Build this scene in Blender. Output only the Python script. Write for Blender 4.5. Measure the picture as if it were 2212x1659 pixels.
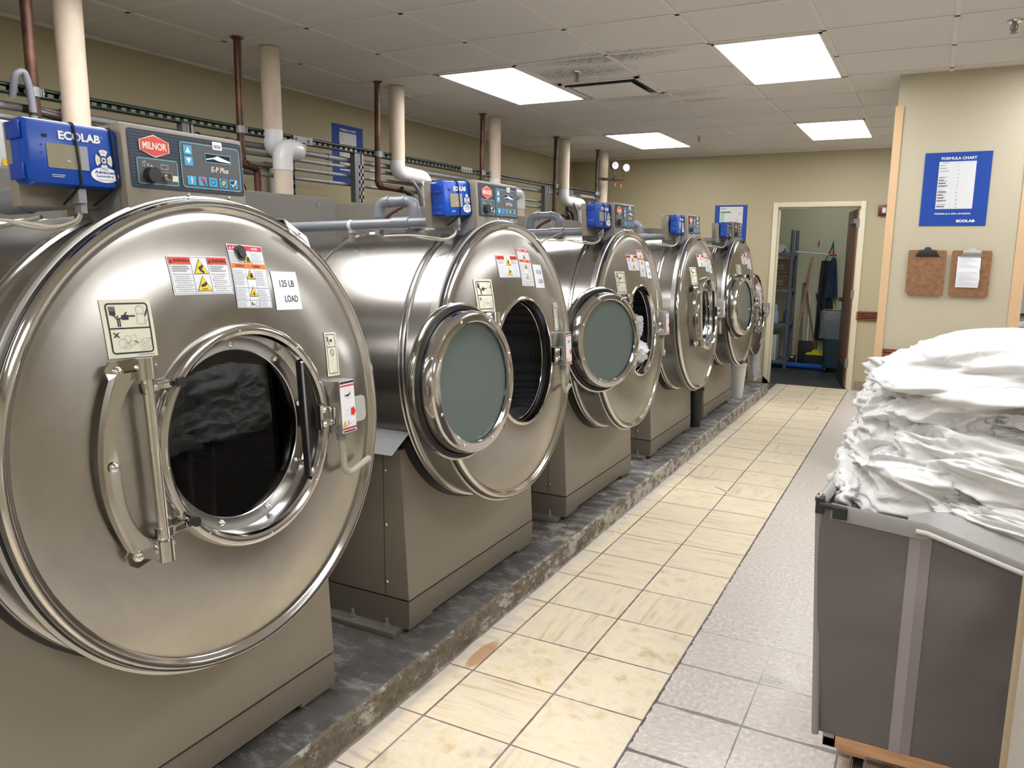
import bpy, bmesh, math, random
from mathutils import Vector, Matrix, noise
random.seed(7)
PI = math.pi
for _o in list(bpy.data.objects): bpy.data.objects.remove(_o)
COL = bpy.context.scene.collection
sc = bpy.context.scene

# ---------------------------------------------------------------- camera, world, exposure
cam_d = bpy.data.cameras.new('camera'); cam = bpy.data.objects.new('camera', cam_d); COL.objects.link(cam)
cam_d.sensor_width = 36.0; cam_d.lens = 36.0 * 1695.323 / 2212.0; cam_d.clip_start = 0.05; cam_d.clip_end = 60
_y, _p, _r = math.radians(27.7215), math.radians(9.7121), math.radians(0.5701)
_f = Vector((-math.sin(_y) * math.cos(_p), math.cos(_y) * math.cos(_p), -math.sin(_p)))
_rt = Vector((math.cos(_y), math.sin(_y), 0)); _up = _rt.cross(_f)
_R = math.cos(_r) * _rt + math.sin(_r) * _up; _U = -math.sin(_r) * _rt + math.cos(_r) * _up
cam.matrix_world = Matrix(((_R.x, _U.x, -_f.x, 1.3938), (_R.y, _U.y, -_f.y, -2.0282), (_R.z, _U.z, -_f.z, 1.5663), (0, 0, 0, 1)))
sc.camera = cam
w = bpy.data.worlds.new('world'); sc.world = w; w.use_nodes = True
w.node_tree.nodes['Background'].inputs[0].default_value = (0.8, 0.85, 0.9, 1)
w.node_tree.nodes['Background'].inputs[1].default_value = 0.15
sc.view_settings.view_transform = 'Standard'; sc.view_settings.look = 'None'
sc.view_settings.gamma = 1.0; sc.view_settings.exposure = 0.58; sc.view_settings.use_curve_mapping = False
LIGHT_STRENGTH = 10.5
sc.cycles.max_bounces = 12; sc.cycles.diffuse_bounces = 6; sc.cycles.glossy_bounces = 6; sc.cycles.transmission_bounces = 10; sc.cycles.transparent_max_bounces = 12
# ceiling troffers: x0, y0 of each 0.61 x 1.22 m fitting (the first four are in the photograph, the rest carry the same grid on)
LIGHTS = [(-1.646, 2.59), (0.184, 2.59), (-1.646, 5.64), (0.184, 5.64), (-1.646, -0.46), (0.184, -0.46), (-1.646, -3.51), (0.184, -3.51), (2.014, -3.51), (2.014, -0.46), (2.014, 2.59), (2.014, 5.64)]

# ---------------------------------------------------------------- node helpers
MATS = {}
class NT:
    def __init__(s, name):
        s.m = bpy.data.materials.new(name); s.m.use_nodes = True; s.t = s.m.node_tree
        s.b = s.t.nodes['Principled BSDF']; MATS[name] = s.m
    def n(s, typ, ins=None, **kw):
        x = s.t.nodes.new(typ)
        for k, v in kw.items(): setattr(x, k, v)
        for k, v in (ins or {}).items():
            if isinstance(v, bpy.types.NodeSocket): s.t.links.new(v, x.inputs[k])
            else: x.inputs[k].default_value = v
        return x
    def math(s, op, a, b=0.0, clamp=False):
        x = s.n('ShaderNodeMath', {0: a, 1: b}, operation=op); x.use_clamp = clamp; return x.outputs[0]
    def mix(s, f, a, b):
        x = s.t.nodes.new('ShaderNodeMix'); x.data_type = 'RGBA'
        for i, v in ((0, f), (6, a), (7, b)):
            if isinstance(v, bpy.types.NodeSocket): s.t.links.new(v, x.inputs[i])
            else: x.inputs[i].default_value = (v if i == 0 else (tuple(v) + (1,))[:4])
        return x.outputs[2]
    def ramp(s, v, pts):
        x = s.n('ShaderNodeValToRGB', {0: v}); e = x.color_ramp.elements
        while len(e) > 1: e.remove(e[0])
        for i, (p, c) in enumerate(pts):
            q = e[0] if i == 0 else e.new(p)
            q.position = p; q.color = (c, c, c, 1) if not isinstance(c, (tuple, list)) else (tuple(c) + (1,))[:4]
        return x.outputs[0]
    def pos(s): return s.n('ShaderNodeNewGeometry').outputs['Position']
    def obj(s): return s.n('ShaderNodeTexCoord').outputs['Object']
    def scaled(s, v, sx, sy, sz):
        return s.n('ShaderNodeVectorMath', {0: v, 1: (sx, sy, sz)}, operation='MULTIPLY').outputs[0]
    def noise(s, v, scale, detail=3, rough=.5, dist=0):
        return s.n('ShaderNodeTexNoise', {'Vector': v, 'Scale': scale, 'Detail': detail, 'Roughness': rough, 'Distortion': dist}).outputs[0]
    def set(s, **kw):
        for k, v in kw.items():
            k = k.replace('_', ' ')
            if isinstance(v, bpy.types.NodeSocket): s.t.links.new(v, s.b.inputs[k])
            else: s.b.inputs[k].default_value = (tuple(v) + (1,))[:4] if isinstance(v, (tuple, list)) and k.endswith(('Color', 'Tint')) else v
    def bump(s, h, strength=.3, dist=.01):
        x = s.n('ShaderNodeBump', {'Height': h, 'Strength': strength, 'Distance': dist})
        s.t.links.new(x.outputs[0], s.b.inputs['Normal'])
def simple(name, col, rough=.5, metal=0, bumps=None, var=0.0, vs=6, **kw):
    t = NT(name); t.set(Roughness=rough, Metallic=metal, **kw)
    if var:
        nz = t.noise(t.obj(), vs, 4, .6)
        c = t.mix(nz, tuple(x * (1 - var) for x in col), tuple(min(1, x * (1 + var)) for x in col)); t.set(Base_Color=c)
    else: t.set(Base_Color=col)
    if bumps: t.bump(t.noise(t.obj(), bumps[0], 3), bumps[1], bumps[2])
    return t.m

# ---------------------------------------------------------------- materials
def steel(name, col, rough, streak, aniso=0.0, axis=0):
    t = NT(name); o = t.obj()
    sv = [(2, 2, 90), (90, 2, 2), (1.2, 45, 45)][axis]
    st = t.noise(t.scaled(o, *sv), 3.0, 3, .6)
    big = t.noise(o, 2.2, 3, .55)
    r = t.math('ADD', t.math('MULTIPLY', st, streak), t.math('MULTIPLY', big, .07)); r = t.math('ADD', r, rough)
    c = t.mix(t.ramp(t.noise(o, 3.1, 6, .65, .4), [(.3, 0.0), (.7, 1.0)]), tuple(x * .84 for x in col), tuple(min(1, x * 1.10) for x in col))
    t.set(Base_Color=c, Metallic=1.0, Roughness=r, Anisotropic=aniso)
    return t.m
S_SHELL = steel('brushed steel shell', (.47, .46, .45), .20, .03, 0, 0)
S_FACE = steel('spun steel face', (.435, .415, .38), .24, .04, .75, 1)
_t = S_FACE.node_tree; _g = _t.nodes.new('ShaderNodeTangent'); _g.direction_type = 'RADIAL'; _g.axis = 'X'; _t.links.new(_g.outputs[0], _t.nodes['Principled BSDF'].inputs['Tangent'])
S_POL = simple('polished steel', (.62, .605, .58), .10, 1.0, var=.06)
S_RIM = simple('satin steel rim', (.58, .57, .56), .2, 1.0, var=.06)
S_FLANGE = simple('dull steel flange', (.5, .49, .47), .36, 1.0, var=.1)
CHROME = simple('chrome', (.8, .79, .78), .06, 1.0)
ZINC = simple('galvanised steel', (.27, .275, .285), .55, .3, var=.15, vs=30)
STRUTG = simple('dark green strut', (.012, .035, .03), .4, .3, var=.2)
STRUTY = simple('grey strut', (.17, .18, .19), .45, .7, var=.15)
BLACK = simple('black rubber', (.012, .012, .013), .45)
BLACKM = simple('black plastic', (.018, .018, .02), .5)
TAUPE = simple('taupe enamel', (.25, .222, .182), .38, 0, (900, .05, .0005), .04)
TAUPED = simple('darker taupe enamel', (.19, .165, .14), .42, 0, (900, .05, .0005), .05)
SEAM = simple('dark seam', (.03, .027, .024), .6)
BLUE = simple('blue plastic', (.001, .06, .40), .28, 0, (1500, .06, .0004))
BLUED = simple('deep blue plastic', (.003, .045, .36), .3)
WHITE = simple('white print', (.85, .85, .87), .45)
PAPER = simple('paper', (.78, .8, .84), .6)
CREAM = simple('cream sticker', (.74, .72, .58), .5)
INK = simple('black ink', (.02, .02, .03), .6)
GREYINK = simple('grey print', (.33, .34, .37), .6)
PALEINK = simple('pale print', (.56, .57, .6), .6)
RED = simple('red print', (.72, .03, .03), .5)
CRIM = simple('crimson print', (.62, .015, .06), .5)
ORANGE = simple('orange print', (.9, .19, .02), .5)
REDOR = simple('red orange print', (.8, .07, .02), .5)
YELLOW = simple('yellow print', (.95, .62, .02), .5)
NAVY = simple('navy overlay', (.028, .036, .06), .35)
SLATE = simple('slate overlay', (.10, .105, .115), .35)
STRIPE = simple('stripe print', (.10, .12, .16), .4)
TEAL = simple('teal print', (.16, .42, .5), .4)
SKYB = simple('sky blue key', (.07, .4, .68), .35)
LCD = simple('lcd', (.30, .28, .21), .12)
LCDD = simple('dark lcd', (.02, .03, .05), .12)
POSTER = simple('poster blue', (.001, .05, .33), .4)
POSTERW = simple('poster panel', (.68, .70, .72), .35)
MILRED = simple('badge red', (.72, .08, .07), .4)
MILCR = simple('badge cream', (.88, .78, .66), .4)
PVC = simple('grey pvc', (.20, .215, .25), .35, 0, None, .05)
WPVC = simple('white fitting', (.72, .73, .76), .3)
CABLE = simple('white cable', (.62, .6, .52), .45)
CABLED = simple('beige conduit', (.40, .37, .31), .5)
def two(name, a, b, scale, rough, metal=0, lo=.4, hi=.6, bump=0.0, st=(1, 1, 1)):
    t = NT(name); nz = t.noise(t.scaled(t.obj(), *st), scale, 5, .6)
    t.set(Base_Color=t.mix(t.ramp(nz, [(lo, 0.0), (hi, 1.0)]), a, b), Roughness=rough, Metallic=metal)
    if bump: t.bump(nz, bump, .004)
    return t.m
COPPER = two('aged copper pipe', (.06, .032, .026), (.17, .075, .045), 5, .45, .5, .4, .62)
IRON = two('dark iron pipe', (.05, .04, .036), (.1, .085, .075), 12, .5, .5)
WRAP = two('cream pipe insulation', (.60, .50, .40), (.74, .66, .55), 6, .7, 0, .35, .65, .25, (1, 1, .5))
RUST = two('rust', (.16, .05, .015), (.4, .17, .06), 30, .8)
WOOD = two('pale wood', (.45, .24, .11), (.62, .37, .19), 4, .5, 0, .35, .65, 0, (1, 10, 10))
WOODD = two('brown wood handle', (.17, .07, .03), (.26, .11, .05), 8, .5)
DOORW = two('brown veneer door', (.13, .066, .04), (.19, .10, .06), 3, .45, 0, .35, .65, 0, (12, 12, 1))
BUMPER = two('brown wooden bumper rail', (.12, .032, .014), (.25, .075, .035), 7, .3, 0, .35, .65, 0, (1, 1, 6))
HARDB = two('brown hardboard', (.20, .095, .042), (.30, .15, .07), 40, .55, 0, .35, .65, .1)
CARD = two('brown cardboard', (.10, .06, .035), (.15, .09, .055), 20, .7)
GUARD = simple('tan corner guard', (.66, .45, .26), .45, 0, None, .05)
DARKSH = simple('grey plastic shelf', (.13, .15, .19), .5)
FOIL = simple('white plastic', (.72, .73, .76), .35, 0, (30, .4, .01))
CANVAS = None
def paint(name, a, b, rough=.5, s=160):
    t = NT(name); p = t.pos()
    big = t.noise(p, .8, 4, .6)
    t.set(Base_Color=t.mix(big, a, b), Roughness=rough)
    t.bump(t.noise(p, s, 2), .12, .002); return t.m
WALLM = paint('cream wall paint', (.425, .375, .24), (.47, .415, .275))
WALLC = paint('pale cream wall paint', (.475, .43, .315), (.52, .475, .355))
FRAMEM = paint('cream door frame paint', (.70, .64, .47), (.74, .68, .52), .35)
CLOSETW = paint('closet wall paint', (.60, .60, .43), (.64, .64, .48))
BASEM = simple('taupe cove base', (.30, .225, .18), .5)
BLUEWALL = simple('pale blue board', (.55, .6, .68), .4)
CLOSETF = two('dark closet floor', (.03, .033, .036), (.09, .09, .085), 5, .45, 0, .45, .75)

def ceiling_mat():
    t = NT('ceiling tile'); p = t.pos()
    sp = t.noise(p, 240, 2, .7)
    base = t.mix(t.noise(p, 1.1, 3), (.68, .665, .65), (.745, .73, .715))
    xyz = t.n('ShaderNodeSeparateXYZ', {0: p})
    tot = None
    for cx, cy, rx, ry, a in ((-.45, 2.66, .5, .16, 1.0), (-.75, 2.98, .42, .2, .8), (-.55, 3.95, .55, .17, .55), (-1.0, 3.5, .18, .4, .35), (-.3, 4.25, .3, .1, .6)):
        dx = t.math('MULTIPLY', t.math('SUBTRACT', xyz.outputs[0], cx), 1 / rx); dy = t.math('MULTIPLY', t.math('SUBTRACT', xyz.outputs[1], cy), 1 / ry)
        r2 = t.math('ADD', t.math('MULTIPLY', dx, dx), t.math('MULTIPLY', dy, dy))
        m = t.math('MULTIPLY', t.math('SUBTRACT', 1.0, r2, True), a)
        tot = m if tot is None else t.math('MAXIMUM', tot, m)
    spk = t.ramp(t.math('ADD', t.noise(p, 70, 3, .7), t.math('MULTIPLY', tot, .16)), [(.60, 0.0), (.68, 1.0)])
    f = t.math('MULTIPLY', t.math('MAXIMUM', t.math('MULTIPLY', tot, .22), t.math('MULTIPLY', spk, .75)), t.ramp(tot, [(0.0, 0.0), (.12, 1.0)]))
    t.set(Base_Color=t.mix(f, base, (.09, .08, .07)), Roughness=.9); t.bump(sp, .25, .003); return t.m
CEILM = ceiling_mat()
CEILW = simple('ceiling grid paint', (.76, .73, .70), .6)

def tile_mat():
    t = NT('travertine look tile'); p = t.pos(); xyz = t.n('ShaderNodeSeparateXYZ', {0: p})
    X = t.math('MULTIPLY', xyz.outputs[0], 1 / .334); Y = t.math('MULTIPLY', xyz.outputs[1], 1 / .3315)
    ix = t.math('FLOOR', X); iy = t.math('FLOOR', Y)
    fx = t.math('SUBTRACT', X, ix); fy = t.math('SUBTRACT', Y, iy)
    cell = t.n('ShaderNodeCombineXYZ', {0: ix, 1: iy, 2: 3.7}).outputs[0]
    wn = t.n('ShaderNodeTexWhiteNoise', {'Vector': cell}, noise_dimensions='3D')
    rnd = wn.outputs['Value']; rcol = wn.outputs['Color']
    off = t.n('ShaderNodeVectorMath', {0: rcol, 1: (37, 41, 29)}, operation='MULTIPLY').outputs[0]
    pp = t.n('ShaderNodeVectorMath', {0: p, 1: off}, operation='ADD').outputs[0]
    warp = t.n('ShaderNodeTexNoise', {'Vector': pp, 'Scale': 3.0, 'Detail': 2.0}).outputs[1]
    pw = t.n('ShaderNodeVectorMath', {0: pp, 1: t.n('ShaderNodeVectorMath', {0: warp, 1: (.06, .06, .06)}, operation='MULTIPLY').outputs[0]}, operation='ADD').outputs[0]
    sx = t.noise(t.scaled(pw, 2.2, 22, 1), 1.4, 5, .6)
    sy = t.noise(t.scaled(pw, 22, 2.2, 1), 1.4, 5, .6)
    bl = t.noise(pw, 9, 5, .65)
    k1 = t.math('GREATER_THAN', rnd, .45); k2 = t.math('GREATER_THAN', rnd, .8)
    v = t.n('ShaderNodeMix', {0: k1, 2: bl, 3: sx}).outputs[0]; v = t.n('ShaderNodeMix', {0: k2, 2: v, 3: sy}).outputs[0]
    col = t.ramp(v, [(.3, (.62, .48, .29)), (.40, (.79, .67, .46)), (.50, (.88, .78, .59)), (.60, (.86, .72, .49)), (.72, (.70, .52, .30))])
    col = t.mix(t.math('MULTIPLY', wn.outputs['Value'], .25), col, (.66, .60, .50))
    # fine pits and overall wear
    pits = t.ramp(t.noise(pw, 60, 4, .7), [(.66, 0.0), (.71, 1.0)])
    col = t.mix(t.math('MULTIPLY', pits, .35), col, (.35, .27, .17))
    wear = t.ramp(t.noise(p, 5, 5, .65), [(.5, 0.0), (.75, 1.0)])
    col = t.mix(t.math('MULTIPLY', wear, .25), col, (.48, .44, .42))
    # pale lime scale next to the plinth
    edge = t.math('ADD', xyz.outputs[0], t.math('MULTIPLY', t.noise(p, 11, 5, .75), .15))
    lime = t.ramp(edge, [(-.06, 1.0), (.03, 0.0)]) if False else t.math('SUBTRACT', 1.0, t.math('MULTIPLY', t.math('ADD', edge, .045), 11, True), True)
    col = t.mix(t.math('MULTIPLY', lime, .8), col, (.56, .52, .52))
    # rust coloured stain on the narrow tile beside the plinth
    dx = t.math('MULTIPLY', t.math('SUBTRACT', xyz.outputs[0], -.03), 1 / .035); dy = t.math('MULTIPLY', t.math('SUBTRACT', xyz.outputs[1], .455), 1 / .13)
    rs = t.math('SUBTRACT', 1.0, t.math('ADD', t.math('MULTIPLY', dx, dx), t.math('MULTIPLY', dy, dy)), True)
    rs = t.ramp(t.math('MULTIPLY', rs, t.math('ADD', t.noise(p, 14, 3), .5)), [(0.0, 0.0), (.4, 1.0)])
    col = t.mix(t.math('MULTIPLY', rs, .75), col, (.52, .24, .10))
    # grout
    g = None
    jit = t.math('MULTIPLY', t.math('SUBTRACT', t.noise(p, 30, 3), .5), .012)
    for f, wd in ((fx, .017), (fy, .015)):
        d = t.math('ADD', t.math('MINIMUM', f, t.math('SUBTRACT', 1.0, f)), jit)
        m = t.math('LESS_THAN', d, wd * .7); g = m if g is None else t.math('MAXIMUM', g, m)
    gcol = t.mix(t.ramp(t.noise(p, 2.5, 3), [(.35, 0.0), (.7, 1.0)]), (.12, .09, .075), (.36, .30, .29))
    t.set(Base_Color=t.mix(g, col, gcol), Roughness=t.math('ADD', t.math('MULTIPLY', g, .3), t.math('ADD', .30, t.math('MULTIPLY', wear, .15))))
    h = t.math('SUBTRACT', t.math('MULTIPLY', t.noise(pw, 25, 3), .2), g); t.bump(h, .25, .002); return t.m
TILEM = tile_mat()
def vct_mat():
    t = NT('speckled vinyl tile'); p = t.pos(); xyz = t.n('ShaderNodeSeparateXYZ', {0: p})
    X = t.math('MULTIPLY', t.math('SUBTRACT', xyz.outputs[0], .668), 1 / .3); Y = t.math('MULTIPLY', t.math('SUBTRACT', xyz.outputs[1], .16), 1 / .3)
    ix = t.math('FLOOR', X); iy = t.math('FLOOR', Y); fx = t.math('SUBTRACT', X, ix); fy = t.math('SUBTRACT', Y, iy)
    wn = t.n('ShaderNodeTexWhiteNoise', {'Vector': t.n('ShaderNodeCombineXYZ', {0: ix, 1: iy, 2: 1.3}).outputs[0]}, noise_dimensions='3D')
    rot = t.math('GREATER_THAN', t.math('MODULO', t.math('ABSOLUTE', t.math('ADD', ix, iy)), 2.0), .5)
    sp1 = t.noise(t.scaled(p, 42, 70, 1), 1.0, 2, .55); sp2 = t.noise(t.scaled(p, 70, 42, 1), 1.0, 2, .55)
    v = t.n('ShaderNodeMix', {0: rot, 2: sp1, 3: sp2}).outputs[0]
    col = t.ramp(v, [(.30, (.50, .44, .38)), (.42, (.62, .56, .50)), (.56, (.66, .60, .545)), (.68, (.80, .76, .71))])
    col = t.mix(t.math('MULTIPLY', t.noise(p, 2.2, 5, .6), .35), col, (.54, .48, .42))
    g = None
    crack = t.ramp(t.noise(p, 2.6, 2), [(.40, 0.0), (.56, 1.0)])
    near = t.math('SUBTRACT', 1.0, t.math('MULTIPLY', t.math('SUBTRACT', xyz.outputs[1], .2), .9, True), True)
    for f, base, k in ((fx, .003, .012), (fy, .004, .045)):
        jit = t.math('MULTIPLY', t.math('SUBTRACT', t.noise(p, 40, 4, .7), .5), .03)
        d = t.math('ADD', t.math('MINIMUM', f, t.math('SUBTRACT', 1.0, f)), t.math('MULTIPLY', jit, near))
        wd = t.math('ADD', base, t.math('MULTIPLY', t.math('MULTIPLY', near, k), crack))
        m = t.math('LESS_THAN', d, wd); g = m if g is None else t.math('MAXIMUM', g, m)
    ed = t.math('LESS_THAN', t.math('ADD', xyz.outputs[0], t.math('MULTIPLY', t.math('SUBTRACT', t.noise(p, 35, 4), .5), .02)), .673)
    g2 = t.math('MAXIMUM', t.math('MULTIPLY', g, t.math('ADD', .25, t.math('MULTIPLY', near, .6))), ed)
    # dark scuff
    dx = t.math('MULTIPLY', t.math('SUBTRACT', xyz.outputs[0], 1.02), 1 / .075); dy = t.math('MULTIPLY', t.math('SUBTRACT', xyz.outputs[1], .80), 1 / .05)
    sc_ = t.math('SUBTRACT', 1.0, t.math('ADD', t.math('MULTIPLY', dx, dx), t.math('MULTIPLY', dy, dy)), True)
    wv = t.n('ShaderNodeTexWave', {'Vector': p, 'Scale': 22.0, 'Distortion': 8.0, 'Detail': 2.0}, wave_type='RINGS').outputs[1]
    sc_ = t.math('MULTIPLY', t.math('MULTIPLY', sc_, .8), t.ramp(wv, [(.55, 0.0), (.8, 1.0)]))
    col = t.mix(sc_, col, (.16, .14, .13))
    t.set(Base_Color=t.mix(g2, col, (.075, .06, .055)), Roughness=t.math('ADD', .22, t.math('MULTIPLY', t.noise(p, 8, 3), .2)))
    t.bump(t.math('SUBTRACT', t.math('MULTIPLY', v, .03), g2), .2, .002); return t.m
VCTM = vct_mat()
def conc_mat(name, top):
    t = NT(name); p = t.pos()
    a = t.noise(p, 2.6, 6, .7); b = t.noise(p, 34, 5, .75); d = t.noise(t.scaled(p, 1, 2.2, 1), 7, 6, .72)
    xyz = t.n('ShaderNodeSeparateXYZ', {0: p})
    far = t.math('MULTIPLY', t.math('SUBTRACT', xyz.outputs[1], .3), .4, True)
    if top:
        col = t.mix(t.ramp(a, [(.35, 0.0), (.62, 1.0)]), (.055, .050, .045), (.115, .108, .10))
        v = t.math('ADD', d, t.math('MULTIPLY', far, .09))
        col = t.mix(t.math('MULTIPLY', t.ramp(v, [(.52, 0.0), (.70, 1.0)]), .6), col, (.34, .335, .33))
        col = t.mix(t.math('MULTIPLY', t.ramp(t.noise(p, 4.3, 6, .7), [(.57, 0.0), (.64, 1.0)]), far), col, (.50, .46, .38))
        edge = t.math('ADD', xyz.outputs[0], t.math('MULTIPLY', t.math('SUBTRACT', t.noise(p, 14, 5, .7), .5), .03))
        col = t.mix(t.math('MULTIPLY', t.math('GREATER_THAN', edge, -.126), .45), col, (.32, .28, .22))
    else:
        col = t.mix(t.ramp(a, [(.3, 0.0), (.7, 1.0)]), (.115, .092, .063), (.20, .168, .125))
        col = t.mix(t.ramp(b, [(.38, .7), (.52, 0.0)]), col, (.05, .042, .033))
        v = t.math('ADD', t.noise(t.scaled(p, 1, .8, 1.6), 13, 6, .78), t.math('MULTIPLY', far, .10))
        col = t.mix(t.math('MULTIPLY', t.ramp(v, [(.54, 0.0), (.62, 1.0)]), .7), col, (.50, .48, .43))
        col = t.mix(t.math('MULTIPLY', t.math('SUBTRACT', 1.0, t.math('MULTIPLY', xyz.outputs[2], 60, True), True), .6), col, (.5, .47, .45))
    t.set(Base_Color=col, Roughness=.7); t.bump(t.math('ADD', b, d), .5, .006); return t.m
CONCT = conc_mat('stained concrete top', True); CONCS = conc_mat('chipped concrete edge', False)
def canvas_mat():
    t = NT('grey vinyl canvas'); o = t.obj()
    t.set(Base_Color=t.mix(t.noise(o, 3, 4), (.27, .24, .24), (.31, .28, .28)), Roughness=.42)
    t.bump(t.noise(t.scaled(o, 1, 1, 1.6), 4, 2, .5, .6), .14, .03); return t.m
CANVAS = canvas_mat()
CANVASL = simple('light grey vinyl trim', (.27, .262, .25), .4, 0, (60, .2, .003), .1)
CANVASM = simple('mid grey vinyl piping', (.265, .245, .24), .4)
def linen_mat(name, col):
    t = NT(name); o = t.obj()
    t.set(Base_Color=col, Roughness=.85)
    f = t.noise(t.scaled(o, 1, 2.2, 1.6), 6, 2, .5, 1.0)
    r = t.n('ShaderNodeMath', {0: t.math('SUBTRACT', f, .5)}, operation='ABSOLUTE').outputs[0]
    t.bump(t.math('POWER', r, .6), .35, .02); return t.m
LINEN = linen_mat('white bed linen', (.66, .655, .645)); LINENG = linen_mat('greyer bed linen', (.55, .55, .56))  # second linen is a greyer tone of the first
def drum_mat():
    t = NT('perforated drum steel'); o = t.obj()
    vo = t.n('ShaderNodeTexVoronoi', {'Vector': o, 'Scale': 95.0, 'Randomness': .15})
    h = t.ramp(vo.outputs['Distance'], [(.28, 0.0), (.36, 1.0)])
    t.set(Base_Color=t.mix(h, (.004, .004, .005), (.30, .31, .34)), Metallic=.5, Roughness=.4)
    return t.m
DRUM = drum_mat()
def glass_mat(name, col, rough=.03):
    t = NT(name); t.set(Base_Color=col, Roughness=rough, Transmission_Weight=1.0, IOR=1.45); return t.m
GLASS = glass_mat('tinted door glass', (.22, .26, .27))
GLASSO = NT('greenish door glass'); GLASSO.set(Base_Color=(.125, .16, .15), Roughness=.07, IOR=1.5, Specular_IOR_Level=.75); GLASSO = GLASSO.m
CLEARP = NT('clear plastic'); CLEARP.set(Base_Color=(.85, .85, .82), Roughness=.25, Alpha=.35); CLEARP = CLEARP.m
BAG = NT('clear bin liner'); BAG.set(Base_Color=(.75, .78, .82), Roughness=.3, Alpha=.16); BAG = BAG.m
def emis(name, col, s, grad=False):
    t = NT(name); t.set(Base_Color=(.8, .8, .8), Roughness=.5, Emission_Color=col, Emission_Strength=s); return t.m
LENS = emis('light lens', (1.0, .955, .92), LIGHT_STRENGTH); LENSB = emis('bluish light lens', (.95, .96, .98), LIGHT_STRENGTH)
BOTTLE = simple('pale blue bottle', (.45, .62, .75), .3)
TRASHB = simple('dark teal bin', (.015, .05, .075), .5)
MOPBLUE = simple('blue mop fringe', (.01, .12, .5), .8, 0, (90, .6, .01))
APRON = simple('dark apron', (.012, .017, .03), .6, 0, (8, .5, .03))
APRONB = simple('navy apron', (.025, .045, .1), .6, 0, (8, .5, .03))
BRIGHTY = simple('yellow plastic', (.8, .68, .01), .35)
CABM = paint('beige laminate', (.58, .55, .48), (.62, .59, .52), .4)
REDBOX = simple('maroon call point', (.13, .008, .012), .35)

# ---------------------------------------------------------------- mesh helpers
class MB:
    def __init__(s): s.bm = bmesh.new(); s.mats = []; s.cur = 0
    def mat(s, m):
        if m not in s.mats: s.mats.append(m)
        s.cur = s.mats.index(m); return s
    def face(s, vs):
        try:
            f = s.bm.faces.new(vs); f.material_index = s.cur; f.smooth = True; return f
        except ValueError: return None
    def poly(s, pts): return s.face([s.bm.verts.new(p) for p in pts])
    def hexa(s, b, t):
        b = [s.bm.verts.new(p) for p in b]; t = [s.bm.verts.new(p) for p in t]
        s.face(b[::-1]); s.face(t)
        for i in range(4): s.face([b[i], b[(i + 1) % 4], t[(i + 1) % 4], t[i]])
    def box(s, x0, x1, y0, y1, z0, z1, M=None):
        q = [Vector(p) for p in ((x0, y0, z0), (x1, y0, z0), (x1, y1, z0), (x0, y1, z0), (x0, y0, z1), (x1, y0, z1), (x1, y1, z1), (x0, y1, z1))]
        if M: q = [M(p) if callable(M) else M @ p for p in q]
        s.hexa(q[:4], q[4:]); return s
    def rings(s, rs, close=False, caps=True, cyc=True):
        R = [[s.bm.verts.new(p) for p in r] for r in rs]; n = len(R[0])
        for i in range(len(R) - (0 if close else 1)):
            a, b = R[i], R[(i + 1) % len(R)]
            for j in range(n if cyc else n - 1): s.face([a[j], a[(j + 1) % n], b[(j + 1) % n], b[j]])
        if caps and not close: s.face(R[0][::-1]); s.face(R[-1])
        return s
    def tube(s, path, r, seg=12, caps=True):
        path = [Vector(p) for p in path]; n = len(path); up = None; rs = []
        for i, p in enumerate(path):
            d = (path[min(i + 1, n - 1)] - path[max(i - 1, 0)]).normalized()
            if up is None:
                up = Vector((0, 0, 1)) if abs(d.z) < .9 else Vector((1, 0, 0))
            a = d.cross(up).normalized(); up = a.cross(d).normalized()
            rr = r[i] if isinstance(r, (list, tuple)) else r
            rs.append([p + rr * (math.cos(2 * PI * k / seg) * a + math.sin(2 * PI * k / seg) * up) for k in range(seg)])
        return s.rings(rs, caps=caps)
    def cyl(s, a, b, r, seg=16, r2=None): return s.tube([a, b], [r, r if r2 is None else r2], seg)
    def lathe(s, prof, f, seg=96, close=False):
        """prof: (t, r) pairs; f(t, u, v) -> point"""
        rs = []
        for t, r in prof: rs.append([f(t, r * math.cos(2 * PI * k / seg), r * math.sin(2 * PI * k / seg)) for k in range(seg)])
        return s.rings(rs, close=close, caps=False)
    def disc(s, t, r, f, seg=64): s.poly([f(t, r * math.cos(2 * PI * k / seg), r * math.sin(2 * PI * k / seg)) for k in range(seg)]); return s
    def dome(s, c, n, r, h, seg=10):
        c = Vector(c); n = Vector(n).normalized(); a = n.orthogonal().normalized(); b = n.cross(a)
        rs = [[c + h * math.sin(q) * n + r * math.cos(q) * (math.cos(2 * PI * k / seg) * a + math.sin(2 * PI * k / seg) * b) for k in range(seg)] for q in (0, .5, 1.0, 1.4)]
        return s.rings(rs)
    def build(s, name, parent=None, origin=(0, 0, 0), bevel=0, smooth=35, mats=None):
        bmesh.ops.recalc_face_normals(s.bm, faces=s.bm.faces)
        if bevel:
            es = [e for e in s.bm.edges if len(e.link_faces) == 2 and e.calc_face_angle(0) > .7]
            bmesh.ops.bevel(s.bm, geom=es, offset=bevel, segments=2, affect='EDGES', profile=.6, clamp_overlap=True, material=-1)
        o = Vector(origin)
        for v in s.bm.verts: v.co -= o
        me = bpy.data.meshes.new(name); s.bm.to_mesh(me); s.bm.free()
        for m in (s.mats or [BLACK]): me.materials.append(m)
        try: me.set_sharp_from_angle(angle=math.radians(smooth))
        except Exception: pass
        ob = bpy.data.objects.new(name, me); COL.objects.link(ob)
        if parent is not None: ob.parent = parent
        else: ob.location = o
        return ob
def M(m): return MB().mat(m)
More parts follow.
